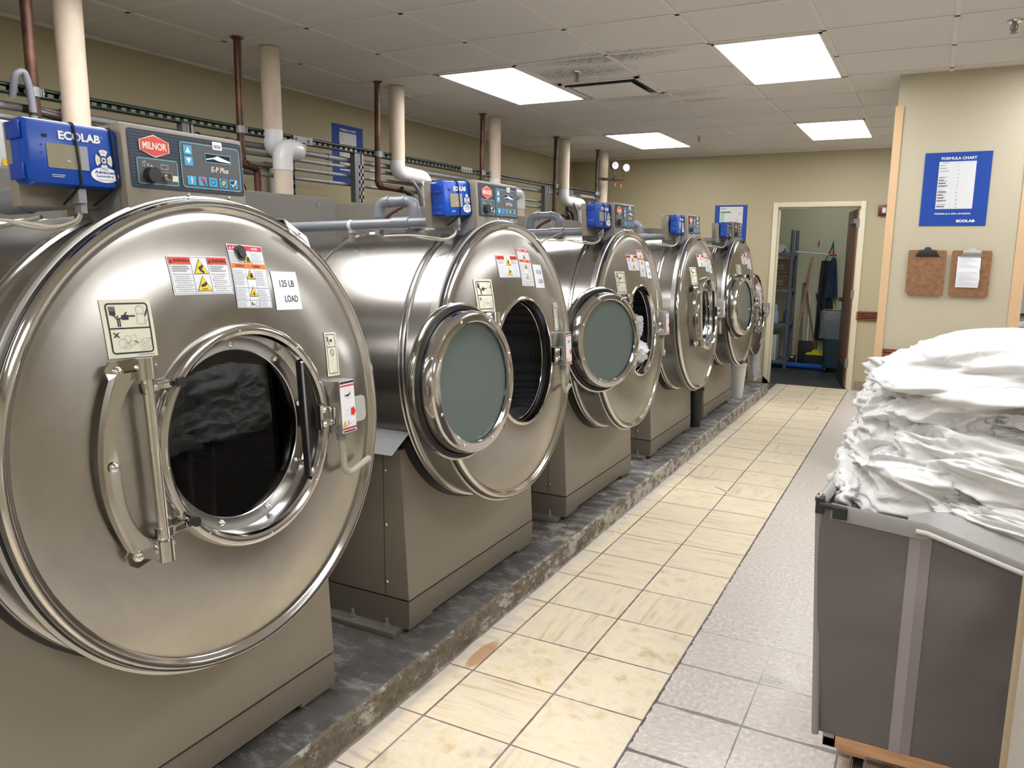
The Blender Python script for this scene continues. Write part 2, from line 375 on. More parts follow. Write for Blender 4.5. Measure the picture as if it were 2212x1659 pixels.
def fillet(pts, rad, n=6):
    pts = [Vector(p) for p in pts]; out = [pts[0]]
    for i in range(1, len(pts) - 1):
        a, b, c = pts[i - 1], pts[i], pts[i + 1]; d1 = (a - b); d2 = (c - b)
        r = min(rad, d1.length * .49, d2.length * .49); p1 = b + d1.normalized() * r; p2 = b + d2.normalized() * r
        for k in range(n + 1):
            t = k / n; out.append((1 - t) ** 2 * p1 + 2 * t * (1 - t) * b + t * t * p2)
    out.append(pts[-1]); return out
def tag(o, label, cat=None, group=None, kind=None):
    if label: o['label'] = label
    if cat: o['category'] = cat
    if group: o['group'] = group
    if kind: o['kind'] = kind
    return o
def empty(name, loc, label=None, cat=None, group=None):
    o = bpy.data.objects.new(name, None); o.empty_display_size = .1; COL.objects.link(o); o.location = loc
    return tag(o, label, cat, group)
def copy_tree(o, parent=None, skip=()):
    c = o.copy(); COL.objects.link(c)
    if parent is not None: c.parent = parent
    for ch in list(o.children):
        if stem(ch.name) in skip: continue
        copy_tree(ch, c, skip)
    return c
def stem(n): return n.split('.')[0]
def struct(o, label=None): o['kind'] = 'structure'; return tag(o, label)

# ---- flat graphics (stickers, panels, posters)
_tc = {}
def text2d(s, bold=0.0):
    k = (s, bold)
    if k in _tc: return _tc[k]
    cu = bpy.data.curves.new('t', 'FONT'); cu.body = s; cu.size = 1.0; cu.resolution_u = 3; cu.offset = bold
    ob = bpy.data.objects.new('t', cu); COL.objects.link(ob)
    dg = bpy.context.evaluated_depsgraph_get(); ev = ob.evaluated_get(dg); me = ev.to_mesh()
    vs = [(v.co.x, v.co.y) for v in me.vertices]; fs = [tuple(p.vertices) for p in me.polygons]
    ev.to_mesh_clear(); bpy.data.objects.remove(ob); bpy.data.curves.remove(cu)
    x0 = min(v[0] for v in vs); x1 = max(v[0] for v in vs); y0 = min(v[1] for v in vs); y1 = max(v[1] for v in vs)
    _tc[k] = ([(v[0] - x0, v[1] - y0) for v in vs], fs, x1 - x0, y1 - y0); return _tc[k]
class G:
    """2-D drawing in metres, x right, y up; f(x, y, h) places it"""
    def __init__(s, f, step=.0004): s.mb = MB(); s.f = f; s.st = step; s.conf = getattr(f, 'conf', 0)
    def pts(s, ps, L): return [s.mb.bm.verts.new(s.f(x, y, L * s.st)) for x, y in ps]
    def rect(s, x0, y0, x1, y1, m, L=1, nx=1, ny=1):
        s.mb.mat(m)
        if s.conf: nx = max(nx, int(abs(x1 - x0) / s.conf)); ny = max(ny, int(abs(y1 - y0) / s.conf))
        g = [[s.mb.bm.verts.new(s.f(x0 + (x1 - x0) * i / nx, y0 + (y1 - y0) * j / ny, L * s.st)) for i in range(nx + 1)] for j in range(ny + 1)]
        for j in range(ny):
            for i in range(nx): s.mb.face([g[j][i], g[j][i + 1], g[j + 1][i + 1], g[j + 1][i]])
        return s
    def poly(s, ps, m, L=1): s.mb.mat(m); s.mb.face(s.pts(ps, L)); return s
    def rr(s, x0, y0, x1, y1, r, n=5):
        o = []
        for cx, cy, a in ((x1 - r, y1 - r, 0), (x0 + r, y1 - r, 90), (x0 + r, y0 + r, 180), (x1 - r, y0 + r, 270)):
            for k in range(n + 1):
                q = math.radians(a + 90 * k / n); o.append((cx + r * math.cos(q), cy + r * math.sin(q)))
        if s.conf:
            w = []
            for a, b in zip(o, o[1:] + o[:1]):
                m = max(1, int(math.hypot(b[0] - a[0], b[1] - a[1]) / s.conf)); w += [(a[0] + (b[0] - a[0]) * i / m, a[1] + (b[1] - a[1]) * i / m) for i in range(m)]
            return w
        return o
    def rrect(s, x0, y0, x1, y1, r, m, L=1): return s.poly(s.rr(x0, y0, x1, y1, r), m, L)
    def rline(s, x0, y0, x1, y1, r, w, m, L=1):
        a = s.pts(s.rr(x0, y0, x1, y1, r), L); b = s.pts(s.rr(x0 + w, y0 + w, x1 - w, y1 - w, max(r - w, .0004)), L); s.mb.mat(m)
        for i in range(len(a)): s.mb.face([a[i], a[(i + 1) % len(a)], b[(i + 1) % len(a)], b[i]])
        return s
    def line(s, ps, w, m, L=1):
        for (x0, y0), (x1, y1) in zip(ps[:-1], ps[1:]):
            d = math.hypot(x1 - x0, y1 - y0) or 1e-6; nx, ny = -(y1 - y0) / d * w / 2, (x1 - x0) / d * w / 2
            s.poly([(x0 + nx, y0 + ny), (x0 - nx, y0 - ny), (x1 - nx, y1 - ny), (x1 + nx, y1 + ny)], m, L)
        return s
    def circ(s, cx, cy, r, m, L=1, n=20, ry=None): return s.poly([(cx + r * math.cos(2 * PI * k / n), cy + (ry or r) * math.sin(2 * PI * k / n)) for k in range(n)], m, L)
    def ring(s, cx, cy, r, w, m, L=1, n=24):
        a = s.pts([(cx + r * math.cos(2 * PI * k / n), cy + r * math.sin(2 * PI * k / n)) for k in range(n)], L)
        b = s.pts([(cx + (r - w) * math.cos(2 * PI * k / n), cy + (r - w) * math.sin(2 * PI * k / n)) for k in range(n)], L); s.mb.mat(m)
        for i in range(n): s.mb.face([a[i], a[(i + 1) % n], b[(i + 1) % n], b[i]])
        return s
    def text(s, x, y, t, h, m, L=2, bold=0.0, wid=None, align='l', shear=0.0):
        vs, fs, w0, h0 = text2d(t, bold); k = h / h0; kx = (wid / w0) if wid else k; s.mb.mat(m)
        ox = x - (w0 * kx / 2 if align == 'c' else w0 * kx if align == 'r' else 0)
        V = [s.mb.bm.verts.new(s.f(ox + a * kx + shear * b * k, y + b * k, L * s.st)) for a, b in vs]
        for f in fs: s.mb.face([V[i] for i in f])
        return s
    def lines(s, x0, y1, x1, dy, n, h, m, L=2, bullets=False):
        for i in range(n):
            e = x1 - (x1 - x0) * random.uniform(0, .35)
            s.rect(x0, y1 - i * dy - h, e, y1 - i * dy, m, L)
            if bullets and i % 3 == 0: s.circ(x0 - h, y1 - i * dy - h / 2, h * .7, INK, L, 6)
        return s
    def tri(s, cx, cy, a, m=YELLOW, L=2):
        s.poly([(cx - a / 2 - .002, cy - a * .3 - .001), (cx + a / 2 + .002, cy - a * .3 - .001), (cx, cy + a * .58 + .002)], INK, L)
        return s.poly([(cx - a / 2, cy - a * .3), (cx + a / 2, cy - a * .3), (cx, cy + a * .58)], m, L + 1)
    def build(s, name, parent=None, origin=(0, 0, 0)):
        return s.mb.build(name, parent, origin)
# ================================================================ the room
XL, XR, YB, YF, ZC = -2.87, 4.4, 7.751, -4.6, 2.715
struct(M(TILEM).box(-.13, .668, YF, YB, -.05, 0).build('floor'), 'strip of cream travertine look floor tiles between the plinth and the vinyl tiles')
struct(M(VCTM).box(.668, XR, YF, YB, -.05, 0).build('floor', origin=(.668, 0, 0)), 'speckled beige vinyl floor tiles right of the cream tile strip')
b = MB()
def kx(y, k): return noise.noise(Vector((y * 2.3, k, 0))) * .006 + noise.noise(Vector((y * 9, k + 5, 0))) * .004
ys = [YF + (7.05 - YF) * i / 260 for i in range(261)]
rows = []
for y in ys:
    rows.append([(-2.86, y, 0), (-.104 + kx(y, 1), y, 0), (-.106 + kx(y, 2), y, .05), (-.112 + kx(y, 3), y, .098 + kx(y, 4) * .4), (-.124 + kx(y, 3), y, .105), (-2.86, y, .105)])
V = [[b.bm.verts.new(p) for p in r] for r in rows]; b.mat(CONCS); b.mat(CONCT)
for i in range(260):
    for j in range(1, 5):
        b.mat(CONCT if j >= 4 else CONCS); b.face([V[i][j], V[i][j + 1], V[i + 1][j + 1], V[i + 1][j]])
b.mat(CONCS); b.face(V[0]); b.face(V[-1][::-1])
struct(b.build('floor'), 'raised dark stained concrete plinth with a chipped edge under the washers')
struct(M(VCTM).box(-2.87, -.13, 7.06, YB, -.05, 0).build('floor', origin=(-2, 7, 0)), 'patch of floor beyond the end of the plinth')
ce = struct(M(CEILM).box(XL - .1, XR, YF, YB + .1, ZC + .004, ZC + .05).build('ceiling'))
b = M(CEILW); gx = [.184 + .61 * k for k in range(-5, 8)]; gy = [1.98 + .61 * k for k in range(-10, 10)]
for x in gx:
    if XL < x < XR: b.box(x - .012, x + .012, YF, YB, ZC - .003, ZC + .01)
for y in gy:
    if YF < y < YB: b.box(XL, XR, y - .012, y + .012, ZC - .003, ZC + .01)
struct(b.build('ceiling_grid', ce))
b = M(CEILW)
for x0, x1, y0, y1 in ((XL, XR, YB - .02, YB), (XL, XL + .02, YF, YB)): b.box(x0, x1, y0, y1, ZC - .012, ZC + .01)
struct(b.build('ceiling_edge_trim', ce))
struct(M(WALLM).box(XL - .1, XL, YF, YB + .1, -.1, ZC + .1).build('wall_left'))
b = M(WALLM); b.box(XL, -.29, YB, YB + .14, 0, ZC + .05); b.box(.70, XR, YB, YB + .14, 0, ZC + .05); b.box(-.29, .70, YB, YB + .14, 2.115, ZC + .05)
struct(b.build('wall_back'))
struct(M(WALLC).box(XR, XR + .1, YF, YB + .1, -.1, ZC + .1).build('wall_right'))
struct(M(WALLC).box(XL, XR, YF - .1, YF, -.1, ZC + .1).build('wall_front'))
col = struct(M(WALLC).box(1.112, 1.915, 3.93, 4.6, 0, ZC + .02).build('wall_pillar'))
struct(M(BASEM).box(.70 + .03, XR, YB - .008, YB + .001, 0, .105).build('baseboard_back'))
struct(M(BASEM).box(1.108, 1.92, 3.924, 3.932, 0, .105).build('baseboard_pillar'))
b = M(GUARD); b.rings([[(x, y, z) for x, y in ((1.100, 3.922), (1.150, 3.922), (1.150, 3.9295), (1.1115, 3.9295), (1.1115, 3.99), (1.100, 3.99))] for z in (0, 2.52)])
struct(b.build('trim_1'), 'tan corner guard on the left corner of the pillar')
b = M(GUARD); b.rings([[(x, y, z) for x, y in ((1.862, 3.922), (1.927, 3.922), (1.927, 3.99), (1.9155, 3.99), (1.9155, 3.9295), (1.862, 3.9295))] for z in (0, 2.56)])
struct(b.build('trim_2'), 'tan corner guard on the right corner of the pillar')
def bumper(x0, x1, y, z0, z1, name, label):
    b = M(BUMPER); pr = [(0, z0), (-.018, z0), (-.024, z0 + .004)]; n = 4; h = (z1 - z0) / n
    for k in range(n):
        z = z0 + k * h; pr += [(-.026, z + h * .3), (-.026, z + h * .75), (-.016, z + h * .85), (-.016, z + h * .97)]
    pr += [(-.02, z1), (0, z1)]
    b.rings([[(x0, y + d, z) for d, z in pr], [(x1, y + d, z) for d, z in pr]]); return struct(b.build(name), label)
bumper(.69, XR, YB, .81, .912, 'trim_3', 'brown wooden bumper rail on the back wall right of the doorway')
bumper(1.155, 1.86, 3.93, .822, .918, 'trim_4', 'brown wooden bumper rail across the pillar')

# doorway and closet
b = M(FRAMEM)
for sx, x in ((1, -.24), (-1, .65)):
    b.box(x - .055 if sx > 0 else x, x if sx > 0 else x + .055, YB - .022, YB + .16, 0, 2.14)
    xx = x if sx > 0 else x - .018; b.box(xx, xx + .018, YB + .05, YB + .09, 0, 2.085)
b.box(-.24, .65, YB - .022, YB + .16, 2.085, 2.14); b.box(-.24, .65, YB + .05, YB + .09, 2.067, 2.085)
d1 = struct(b.build('door_1', bevel=.003), 'cream steel frame of the open closet doorway')
b = M(RUST)
b.rings([[(-.296 + .002 * k, YB - .0235, .0), (-.23, YB - .0235, .0), (-.235, YB - .0235, .03 + .01 * k), (-.262, YB - .0235, .055), (-.292, YB - .0235, .085)] for k in (0, .4)])
struct(b.build('rust_patch', d1), 'brown rust at the foot of the left jamb')
def leafm(p):   # leaf hinged on the right jamb, swung into the closet
    a = math.radians(101); q = Vector((p[0] * math.cos(a) - p[1] * math.sin(a), p[0] * math.sin(a) + p[1] * math.cos(a), p[2])); return q + Vector((.635, YB + .06, 0))
b = M(DOORW).box(0, .86, -.022, .022, .012, 2.06, leafm); leaf = struct(b.build('door_2', bevel=.002), 'brown veneered closet door swung inwards')
b = M(ZINC)
for z in (.25, 1.05, 1.85): b.box(-.012, .03, -.026, .026, z, z + .10, leafm)
struct(b.build('hinge', leaf))
b = M(SEAM).cyl(leafm((.79, .022, 1.0)), leafm((.79, .07, 1.0)), .026, 14); b.tube([leafm((.79, .065, 1.0)), leafm((.72, .07, 1.0)), leafm((.67, .07, .995))], .010, 8)
struct(b.build('door_handle', leaf), 'dark lever handle')
b = M(BLACKM).box(.1, .7, .022, .03, .012, .25, leafm); b.mat(ZINC).box(.02, .5, .023, .05, 1.9, 1.95, leafm); struct(b.build('kick_plate_and_closer', leaf))
b = M(CLOSETW)
b.box(-.9, -.85, YB + .14, 9.8, 0, 2.65); b.box(1.5, 1.55, YB + .14, 9.8, 0, 2.65); b.box(-.9, 1.55, 9.75, 9.82, 0, 2.65)
struct(b.build('wall_closet'))
struct(M(CLOSETF).box(-.9, 1.55, YB, 9.8, -.05, .002).build('floor'), 'dark worn closet floor')
struct(M(CEILW).box(-.9, 1.55, YB + .14, 9.8, 2.6, 2.65).build('ceiling'), 'closet ceiling')

# ceiling fittings
NAMES = ['ceiling light between the air vent and the row of washers', 'square looking bluish ceiling light nearest the pillar', 'far left ceiling light above the last washers', 'far right ceiling light in front of the back wall']
for i, (x, y) in enumerate(LIGHTS):
    t = empty('ceiling_light', (x + .305, y + .61, ZC), NAMES[i] if i < 4 else 'recessed ceiling light outside the photograph, over the aisle', 'ceiling light', 'recessed fluorescent ceiling lights')
    o = (x + .305, y + .61, ZC)
    b = M(CEILW); x0, x1, y0, y1 = x + .012, x + .598, y + .012, y + 1.208
    for a in ((x0, x0 + .018, y0, y1), (x1 - .018, x1, y0, y1), (x0, x1, y0, y0 + .018), (x0, x1, y1 - .018, y1)): b.box(*a, ZC - .010, ZC + .002)
    b.build('frame', t, o, bevel=.001)
    M(LENS if x < 0 else LENSB).box(x0 + .018, x1 - .018, y0 + .018, y1 - .018, ZC - .006, ZC + .001).build('diffuser', t, o)
t = empty('ceiling_light', (.3, 8.8, 2.6), 'small closet ceiling light above the doorway, out of sight', 'ceiling light')
M(emis('closet lamp lens', (.9, .96, 1), 22)).lathe([(-.03, .0001), (-.03, .12), (0, .13)], lambda t_, u, v: Vector((.3 + u, 8.8 + v, 2.6 + t_)), 24).build('diffuser', t, (.3, 8.8, 2.6))
# air vent
t = empty('air_vent', (-.731, 3.505, ZC), 'square ceiling air diffuser with dark slots and soot around it', 'air vent'); o = (-.731, 3.505, ZC)
b = M(CEILW); x0, x1, y0, y1 = -1.024, -.438, 3.212, 3.798
for a in ((x0, x0 + .03, y0, y1), (x1 - .03, x1, y0, y1), (x0, x1, y0, y0 + .03), (x0, x1, y1 - .03, y1)): b.box(*a, ZC - .012, ZC + .002)
b.build('frame', t, o)
M(BLACK).box(x0 + .03, x1 - .03, y0 + .03, y1 - .03, ZC - .001, ZC + .002).build('opening', t, o)
b = M(CEILW)
b.rings([[(x0 + a, y0 + a, ZC + h), (x1 - a, y0 + a, ZC + h), (x1 - a, y1 - a, ZC + h), (x0 + a, y1 - a, ZC + h)] for a, h in ((.085, -.010), (.075, -.022), (.10, -.034))])
b.build('plate', t, o)
b = M(BLACKM); b.box(x0 + .03, x0 + .26, y0 + .055, y0 + .06, ZC - .02, ZC); b.box(x0 + .28, x1 - .04, y0 + .055, y0 + .06, ZC - .02, ZC); b.build('damper', t, o)
for i, (x, y, s_) in enumerate(((-.764, 2.944, 'sprinkler head in the sooty tile beside the air vent'), (-.79, 6.13, 'sprinkler head between the two far ceiling lights'), (1.66, 2.82, 'sprinkler head at the top right above the pillar'))):
    t = empty('sprinkler_head', (x, y, ZC), s_, 'sprinkler'); o = (x, y, ZC)
    M(CHROME).lathe([(.002, .035), (-.006, .032), (-.010, .012)], lambda t_, u, v: Vector((x + u, y + v, ZC + t_)), 20).build('escutcheon', t, o)
    b = M(ZINC).cyl((x, y, ZC), (x, y, ZC - .045), .008, 8)
    for sg in (-1, 1): b.tube([(x, y, ZC - .012), (x + sg * .014, y, ZC - .02), (x + sg * .014, y, ZC - .04), (x, y, ZC - .055)], .003, 6)
    b.cyl((x, y, ZC - .055), (x, y, ZC - .058), .017, 12); b.build('nozzle', t, o)

# ================================================================ washer extractors
T = .06; CT, ST = math.cos(T), math.sin(T); OW = Vector((-.6, 0, .105))
def SF(t, u, v): return Vector((-.1 + t * CT - v * ST, u, 1.115 + t * ST + v * CT))
def prof(r):
    s = max(0.0, min(1.0, (.53 - r) / .268)); return .012 + .054 * (1 - (1 - s) ** 1.7)
def DM(u0, v0, rot=0.0, off=.0012):
    c, s = math.cos(rot), math.sin(rot)
    def f(x, y, h):
        u = u0 + c * x - s * y; v = v0 + s * x + c * y; return SF(prof(math.hypot(u, v)) + off + h, u, v)
    f.conf = .012
    return f
def build_washer():
    R = empty('washer_extractor', (OW.x, 0, OW.z)); o = OW
    # shell
    b = M(S_SHELL); b.lathe([(-.035, .553), (-.13, .553), (-.88, .553), (-.92, .50), (-.935, .3), (-.935, .001)], SF, 128)
    sh = b.build('shell', R, o)
    for t0 in (-.14, -.643):
        b = M(S_RIM)
        for dt in ((-.018, .0) if t0 > -.5 else (-.009,)):
            b.lathe([(t0 + dt - .006, .552), (t0 + dt - .004, .561), (t0 + dt, .563), (t0 + dt + .004, .561), (t0 + dt + .006, .552)], SF, 128)
        b.build('rib', sh, o)
    b = M(BLACK); an = [math.radians(205 + 130 * k / 60) for k in range(61)]
    b.rings([[SF(t_, r_ * math.cos(a), r_ * math.sin(a)) for t_, r_ in ((-.168, .552), (-.171, .571), (-.27, .571), (-.272, .552))] for a in an]); b.build('dark_gap_band', R, o)  # black strip paints the dark gap where the shell enters the base
    # head: flange, gasket, rim and dome in one stainless pressing
    b = M(S_FLANGE).lathe([(-.040, .553), (-.036, .570), (-.010, .573), (-.006, .566), (-.006, .550)], SF, 128); b.build('flange', R, o)
    M(BLACK).lathe([(-.007, .552), (-.006, .5655), (.002, .5630), (.002, .54)], SF, 128).build('gasket', R, o)
    dm = [(.002, .5615), (.008, .563), (.018, .560), (.024, .554), (.0245, .548), (.021, .541), (.013, .535), (.0105, .530)]
    dm += [(prof(.53 - .268 * k / 26), .53 - .268 * k / 26) for k in range(1, 27)]
    b = M(S_FACE).lathe(dm[7:], SF, 128); face = b.build('face', R, o)
    b = M(S_POL).lathe(dm[:8], SF, 128); b.build('rim', R, o)
    b = M(S_POL).lathe([(.066, .262), (.071, .259), (.0735, .254), (.072, .249), (.066, .247), (.046, .2465)], SF, 96); b.build('door_opening', R, o)
    b = M(BLACK).lathe([(.047, .2462), (.036, .2462), (.034, .256), (.028, .256)], SF, 96); b.mat(S_POL).lathe([(.028, .256), (.028, .241), (.0255, .239), (.022, .241), (.022, .256)], SF, 96); b.build('opening_gasket', R, o)
    b = M(DRUM).lathe([(.022, .248), (.018, .33), (-.012, .45), (-.06, .52), (-.80, .525), (-.82, .50), (-.83, .2), (-.83, .001)], SF, 64); b.build('drum', R, o)
    # base
    b = M(TAUPE); q = .528
    b.hexa([(-1.03, -q, .243), (-.25, -q, .243), (-.25, q, .243), (-1.03, q, .243)], [(-1.03, -q, .83), (-.282, -q, .83), (-.282, q, .83), (-1.03, q, .83)])
    base = b.build('base_cabinet', R, o, bevel=.004)
    b = M(SEAM); b.box(-1.04, -.256, -q + .004, q - .004, .236, .2435); b.box(-.362, -.3595, -q - .0006, -q + .01, .246, .826); b.build('seam', R, o)
    b = M(TAUPED)
    b.hexa([(-1.05, -q, .126), (-.50, -q, .126), (-.50, q, .126), (-1.05, q, .126)], [(-1.05, -q, .237), (-.5, -q, .237), (-.5, q, .237), (-1.05, q, .237)])
    for y0, y1, zb in ((-q, -q + .16, .126), (-q + .16, q - .16, .140), (q - .16, q, .126)): b.box(-.5, -.25, y0, y1, zb, .237)
    b.build('plinth_skirt', R, o)
    for s_ in (-1, 1):
        b = M(TAUPED).box(-1.05, -.285, min(s_ * .49, s_ * .585), max(s_ * .49, s_ * .585), .105, .127); b.build('foot_plate', R, o, bevel=.002)
        for x in (-.335, -.50, -.66):
            b = M(ZINC); u = s_ * .557; b.cyl((x, u, .127), (x, u, .130), .022, 16); b.cyl((x, u, .130), (x, u, .143), .0135, 6); b.cyl((x, u, .143), (x, u, .168), .008, 10, .006); b.build('anchor_bolt', R, o)
        for z in (.30, .53, .745):
            M(CHROME).dome((-.352, s_ * q, z), (0, s_, 0), .007, .005).build('panel_screw', R, o)
    for y0, y1, nm in ((-.585, -.50, 'drip_shelf'),):
        b = M(ZINC); b.hexa([(-1.0, -.595, .822), (-.27, -.595, .826), (-.245, -.52, .898), (-1.0, -.52, .898)], [(-1.0, -.592, .825), (-.272, -.592, .829), (-.247, -.517, .901), (-1.0, -.517, .901)]); b.build(nm, R, o)
    # console
    tc, tb = -.008, -.20
    b = M(TAUPE); P = [SF(tc, -.205, .50), SF(tc, .130, .50), SF(tb, .130, .50), SF(tb, -.205, .50)]; Q = [SF(tc, -.205, .713), SF(tc, .130, .713), SF(tb, .130, .713), SF(tb, -.205, .713)]
    b.hexa(P, Q); cons = b.build('console', R, o, bevel=.006)
    g = G(lambda x, y, h: SF(tc + .0008 + h, x, y) - o, .0005)
    g.rrect(-.192, .578, .125, .703, .006, NAVY, 1)
    for k in range(18):
        yy = .583 + k * .0067; g.rect(-.188, yy, .121, yy + .0011, STRIPE, 2)
    g.rline(-.176, .587, -.070, .643, .006, .0022, TEAL, 4); g.rrect(-.1745, .5885, -.0715, .6415, .005, SLATE, 3)
    g.rline(-.060, .587, .116, .690, .009, .0022, TEAL, 4); g.rrect(-.0585, .5885, .1145, .6885, .008, SLATE, 3)
    hx = lambda k: [(-.155 + .0, .665 + k * 0)]
    def hexa2(cx, cy, w_, h_, e): return [(cx - w_ - e, cy + h_ * .5), (cx, cy + h_ + e), (cx + w_ + e, cy + h_ * .5), (cx + w_ + e, cy - h_ * .5), (cx, cy - h_ - e), (cx - w_ - e, cy - h_ * .5)]
    g.poly(hexa2(-.127, .670, .036, .022, .0025), MILCR, 5); g.poly(hexa2(-.127, .670, .036, .022, 0), MILRED, 6)
    g.text(-.127, .662, 'MILNOR', .016, MILCR, 7, .03, .062, 'c')
    for y0 in (.6615, .637):
        g.rrect(-.050, y0, -.026, y0 + .0215, .002, SKYB, 5)
    g.poly([(-.0455, .666), (-.0305, .666), (-.038, .679)], WHITE, 6); g.poly([(-.0455, .6545), (-.0305, .6545), (-.038, .6415)], WHITE, 6)
    for i in range(5): g.rrect(-.046 + i * .031, .594, -.022 + i * .031, .6145, .002, SKYB, 5)
    g.text(-.034, .597, '1', .015, WHITE, 6, .04, None, 'c')
    g.poly([(-.008, .612), (.004, .611), (.004, .604), (-.003, .602), (-.008, .606)], CRIM, 6); g.line([(.0, .603), (.004, .596)], .004, INK, 6)
    g.rline(.022, .599, .034, .610, .001, .0012, INK, 6)
    g.ring(.0595, .6045, .009, .0016, POSTER, 6); g.circ(.0595, .6045, .0055, YELLOW, 6); g.line([(.053, .611), (.066, .598)], .0012, INK, 7)
    g.rect(.081, .596, .096, .611, INK, 6); g.line([(.083, .604), (.088, .598), (.1, .614)], .0028, WHITE, 7)
    g.rline(.010, .649, .088, .671, .001, .0018, TEAL, 5); g.rect(.012, .651, .086, .669, LCDD, 5)
    g.poly([(.013, .655), (.035, .659), (.05, .655), (.085, .653), (.085, .657), (.06, .663), (.048, .667), (.035, .662), (.014, .658)], PAPER, 6)
    g.text(.025, .628, 'E-P Plus', .0125, MILCR, 5, .015, .052, 'l', .22)
    g.rrect(.035, .681, .064, .700, .003, WHITE, 5)
    for k in range(8): g.rect(.039 + k * .0028, .685, .0402 + k * .0028 + (k % 3) * .0005, .693, GREYINK, 6)
    g.rline(-.162, .625, -.155, .633, .001, .001, PALEINK, 5); g.line([(-.16, .633), (-.156, .637), (-.153, .633)], .001, PALEINK, 5)
    g.text(-.150, .625, 'C', .006, WHITE, 5, .03); g.poly([(-.142, .629), (-.138, .628), (-.131, .621), (-.134, .618), (-.141, .624)], PALEINK, 5)
    g.rline(-.115, .622, -.096, .632, .001, .001, PALEINK, 5); g.rect(-.088, .597, -.072, .610, CREAM, 5)
    g.build('key_overlay', cons); 
    b = M(BLACKM).cyl(SF(tc, -.1435, .606), SF(tc + .019, -.1435, .606), .0185, 24, .0165); b.build('selector_knob', cons, o)
    b = M(CHROME).cyl(SF(tc, -.104, .606), SF(tc + .012, -.104, .606), .0125, 20, .011); b.cyl(SF(tc + .012, -.104, .606), SF(tc + .015, -.104, .606), .008, 16); b.mat(INK).box(-.0012, .0012, -.004, .004, -.005, .005, lambda p: SF(tc + .0155 + p[0], -.104 + p[1] * .3, .606 + p[2])); b.build('key_switch', cons, o)
    for u in (-.045, .075): M(CHROME).dome(SF(tc, u, .571), (1, 0, .06), .0045, .004).build('console_screw', cons, o)
    b = MB().mat(CHROME)
    for t_, v in ((-.03, .69), (-.085, .64), (-.03, .555), (-.09, .52)): b.dome(SF(tc + t_, -.205, v), (0, -1, 0), .0045, .003)
    b.build('side_screws', cons, o)
    b = M(ZINC).box(-.19, -.03, 0, .003, .5, .58, lambda p: SF(p[0], -.209 + p[1], p[2])); b.build('side_bracket', cons, o)
    b = M(TAUPE).box(-.125, -.095, -.382, -.207, .535, .700, lambda p: SF(p[0], p[1], p[2])); b.build('junction_box', R, o, bevel=.003)
    b = M(BLACKM).box(-.13, -.06, -.36, -.16, .701, .704, lambda p: SF(*p)); b.build('mounting_strap', R, o)
    # clip on the rim
    rr_ = math.hypot(.28, .487)
    def cl(p):
        a = math.atan2(.487, .28) - p[1] / rr_; return SF(p[0], (rr_ + p[2]) * math.cos(a), (rr_ + p[2]) * math.sin(a))
    b = M(S_FLANGE); b.rings([[cl((t_, a, h)) for t_, h in ((-.055, -.008), (-.056, .018), (-.04, .026), (-.0, .022), (.032, -.018), (.031, -.021), (-.002, .018), (-.04, .022), (-.052, .016), (-.052, -.008))] for a in (-.045, .045)])
    b.mat(CHROME).dome(cl((.018, 0, .002)), (1, .2, .6), .006, .005); b.build('rim_clip', R, o)
    # hinge: brackets, rod, crescent plate
    hp = .100
    for sgn, v0 in ((1, .198), (-1, -.190)):
        b = M(S_POL); pts = [(-.352, v0 - .017), (-.335, v0 - .028), (-.244, v0 - .017 + .01), (-.236, v0 + .0), (-.244, v0 + .016), (-.268, v0 + .02), (-.345, v0 + .02), (-.358, v0 + .004)]
        b.rings([[SF(t_, u, v) for u, v in pts] for t_ in (.066, .071)])
        b.cyl(SF(hp, -.287, v0 - .022), SF(hp, -.287, v0 + .022), .019, 20); b.box(.068, hp, -.306, -.268, v0 - .018, v0 + .018, lambda p: SF(*p))
        b.build('hinge_bracket', R, o)
        for u in (-.331, -.252): M(CHROME).dome(SF(.071, u, v0 + (0 if u > -.3 else -.003)), (1, 0, .06), .012, .011, 16).build('bracket_bolt', R, o)
    b = M(CHROME).cyl(SF(hp, -.287, -.205), SF(hp, -.287, .20), .0115, 24); b.build('hinge_rod', R, o)
    b = M(S_POL); ring = []
    for k in range(25):
        v = .193 - .37 * k / 24; s_ = v / .193 if v > 0 else v / .177; uo = -.396 + .046 * s_ * s_ + .004 * s_; ui = -.360 + .062 * s_ * s_ * s_ * s_ + .012 * s_ * s_
        ring.append((v, uo, ui))
    b.rings([[SF(.070, uo, v), SF(.088, uo, v), SF(.089, uo + .002, v), SF(.089, ui, v), SF(.0865, ui, v), SF(.070, uo + .003, v)] for v, uo, ui in ring])
    b.build('crescent_plate', R, o); M(CHROME).dome(SF(.093, -.377, .010), (1, 0, .06), .011, .010, 16).build('plate_bolt', R, o)
    # latch side
    b = M(S_FLANGE).box(.045, .128, .268, .328, -.052, .092, lambda p: SF(*p)); lb = b.build('latch_box', R, o, bevel=.003)
    g = G(lambda x, y, h: SF(.1286 + h, x, y) - o, .0005)
    g.rrect(.269, -.051, .327, .091, .002, WHITE, 1); g.rect(.270, .083, .326, .089, INK, 2); g.rect(.270, .075, .326, .079, CRIM, 2); g.rect(.270, -.042, .326, -.037, CRIM, 2); g.rect(.272, -.049, .322, -.045, INK, 2)
    g.ring(.300, .056, .015, .0008, PALEINK, 2); g.ring(.300, .054, .009, .0008, PALEINK, 2); g.poly([(.284, .052), (.296, .047), (.306, .050), (.311, .060), (.303, .054), (.294, .052)], INK, 3)
    g.poly([(.308, .014), (.318, .014), (.318, .020), (.327, .004), (.318, -.012), (.318, -.006), (.308, -.006)], RED, 2); g.rline(.284, -.006, .300, .012, .003, .0008, PALEINK, 2)
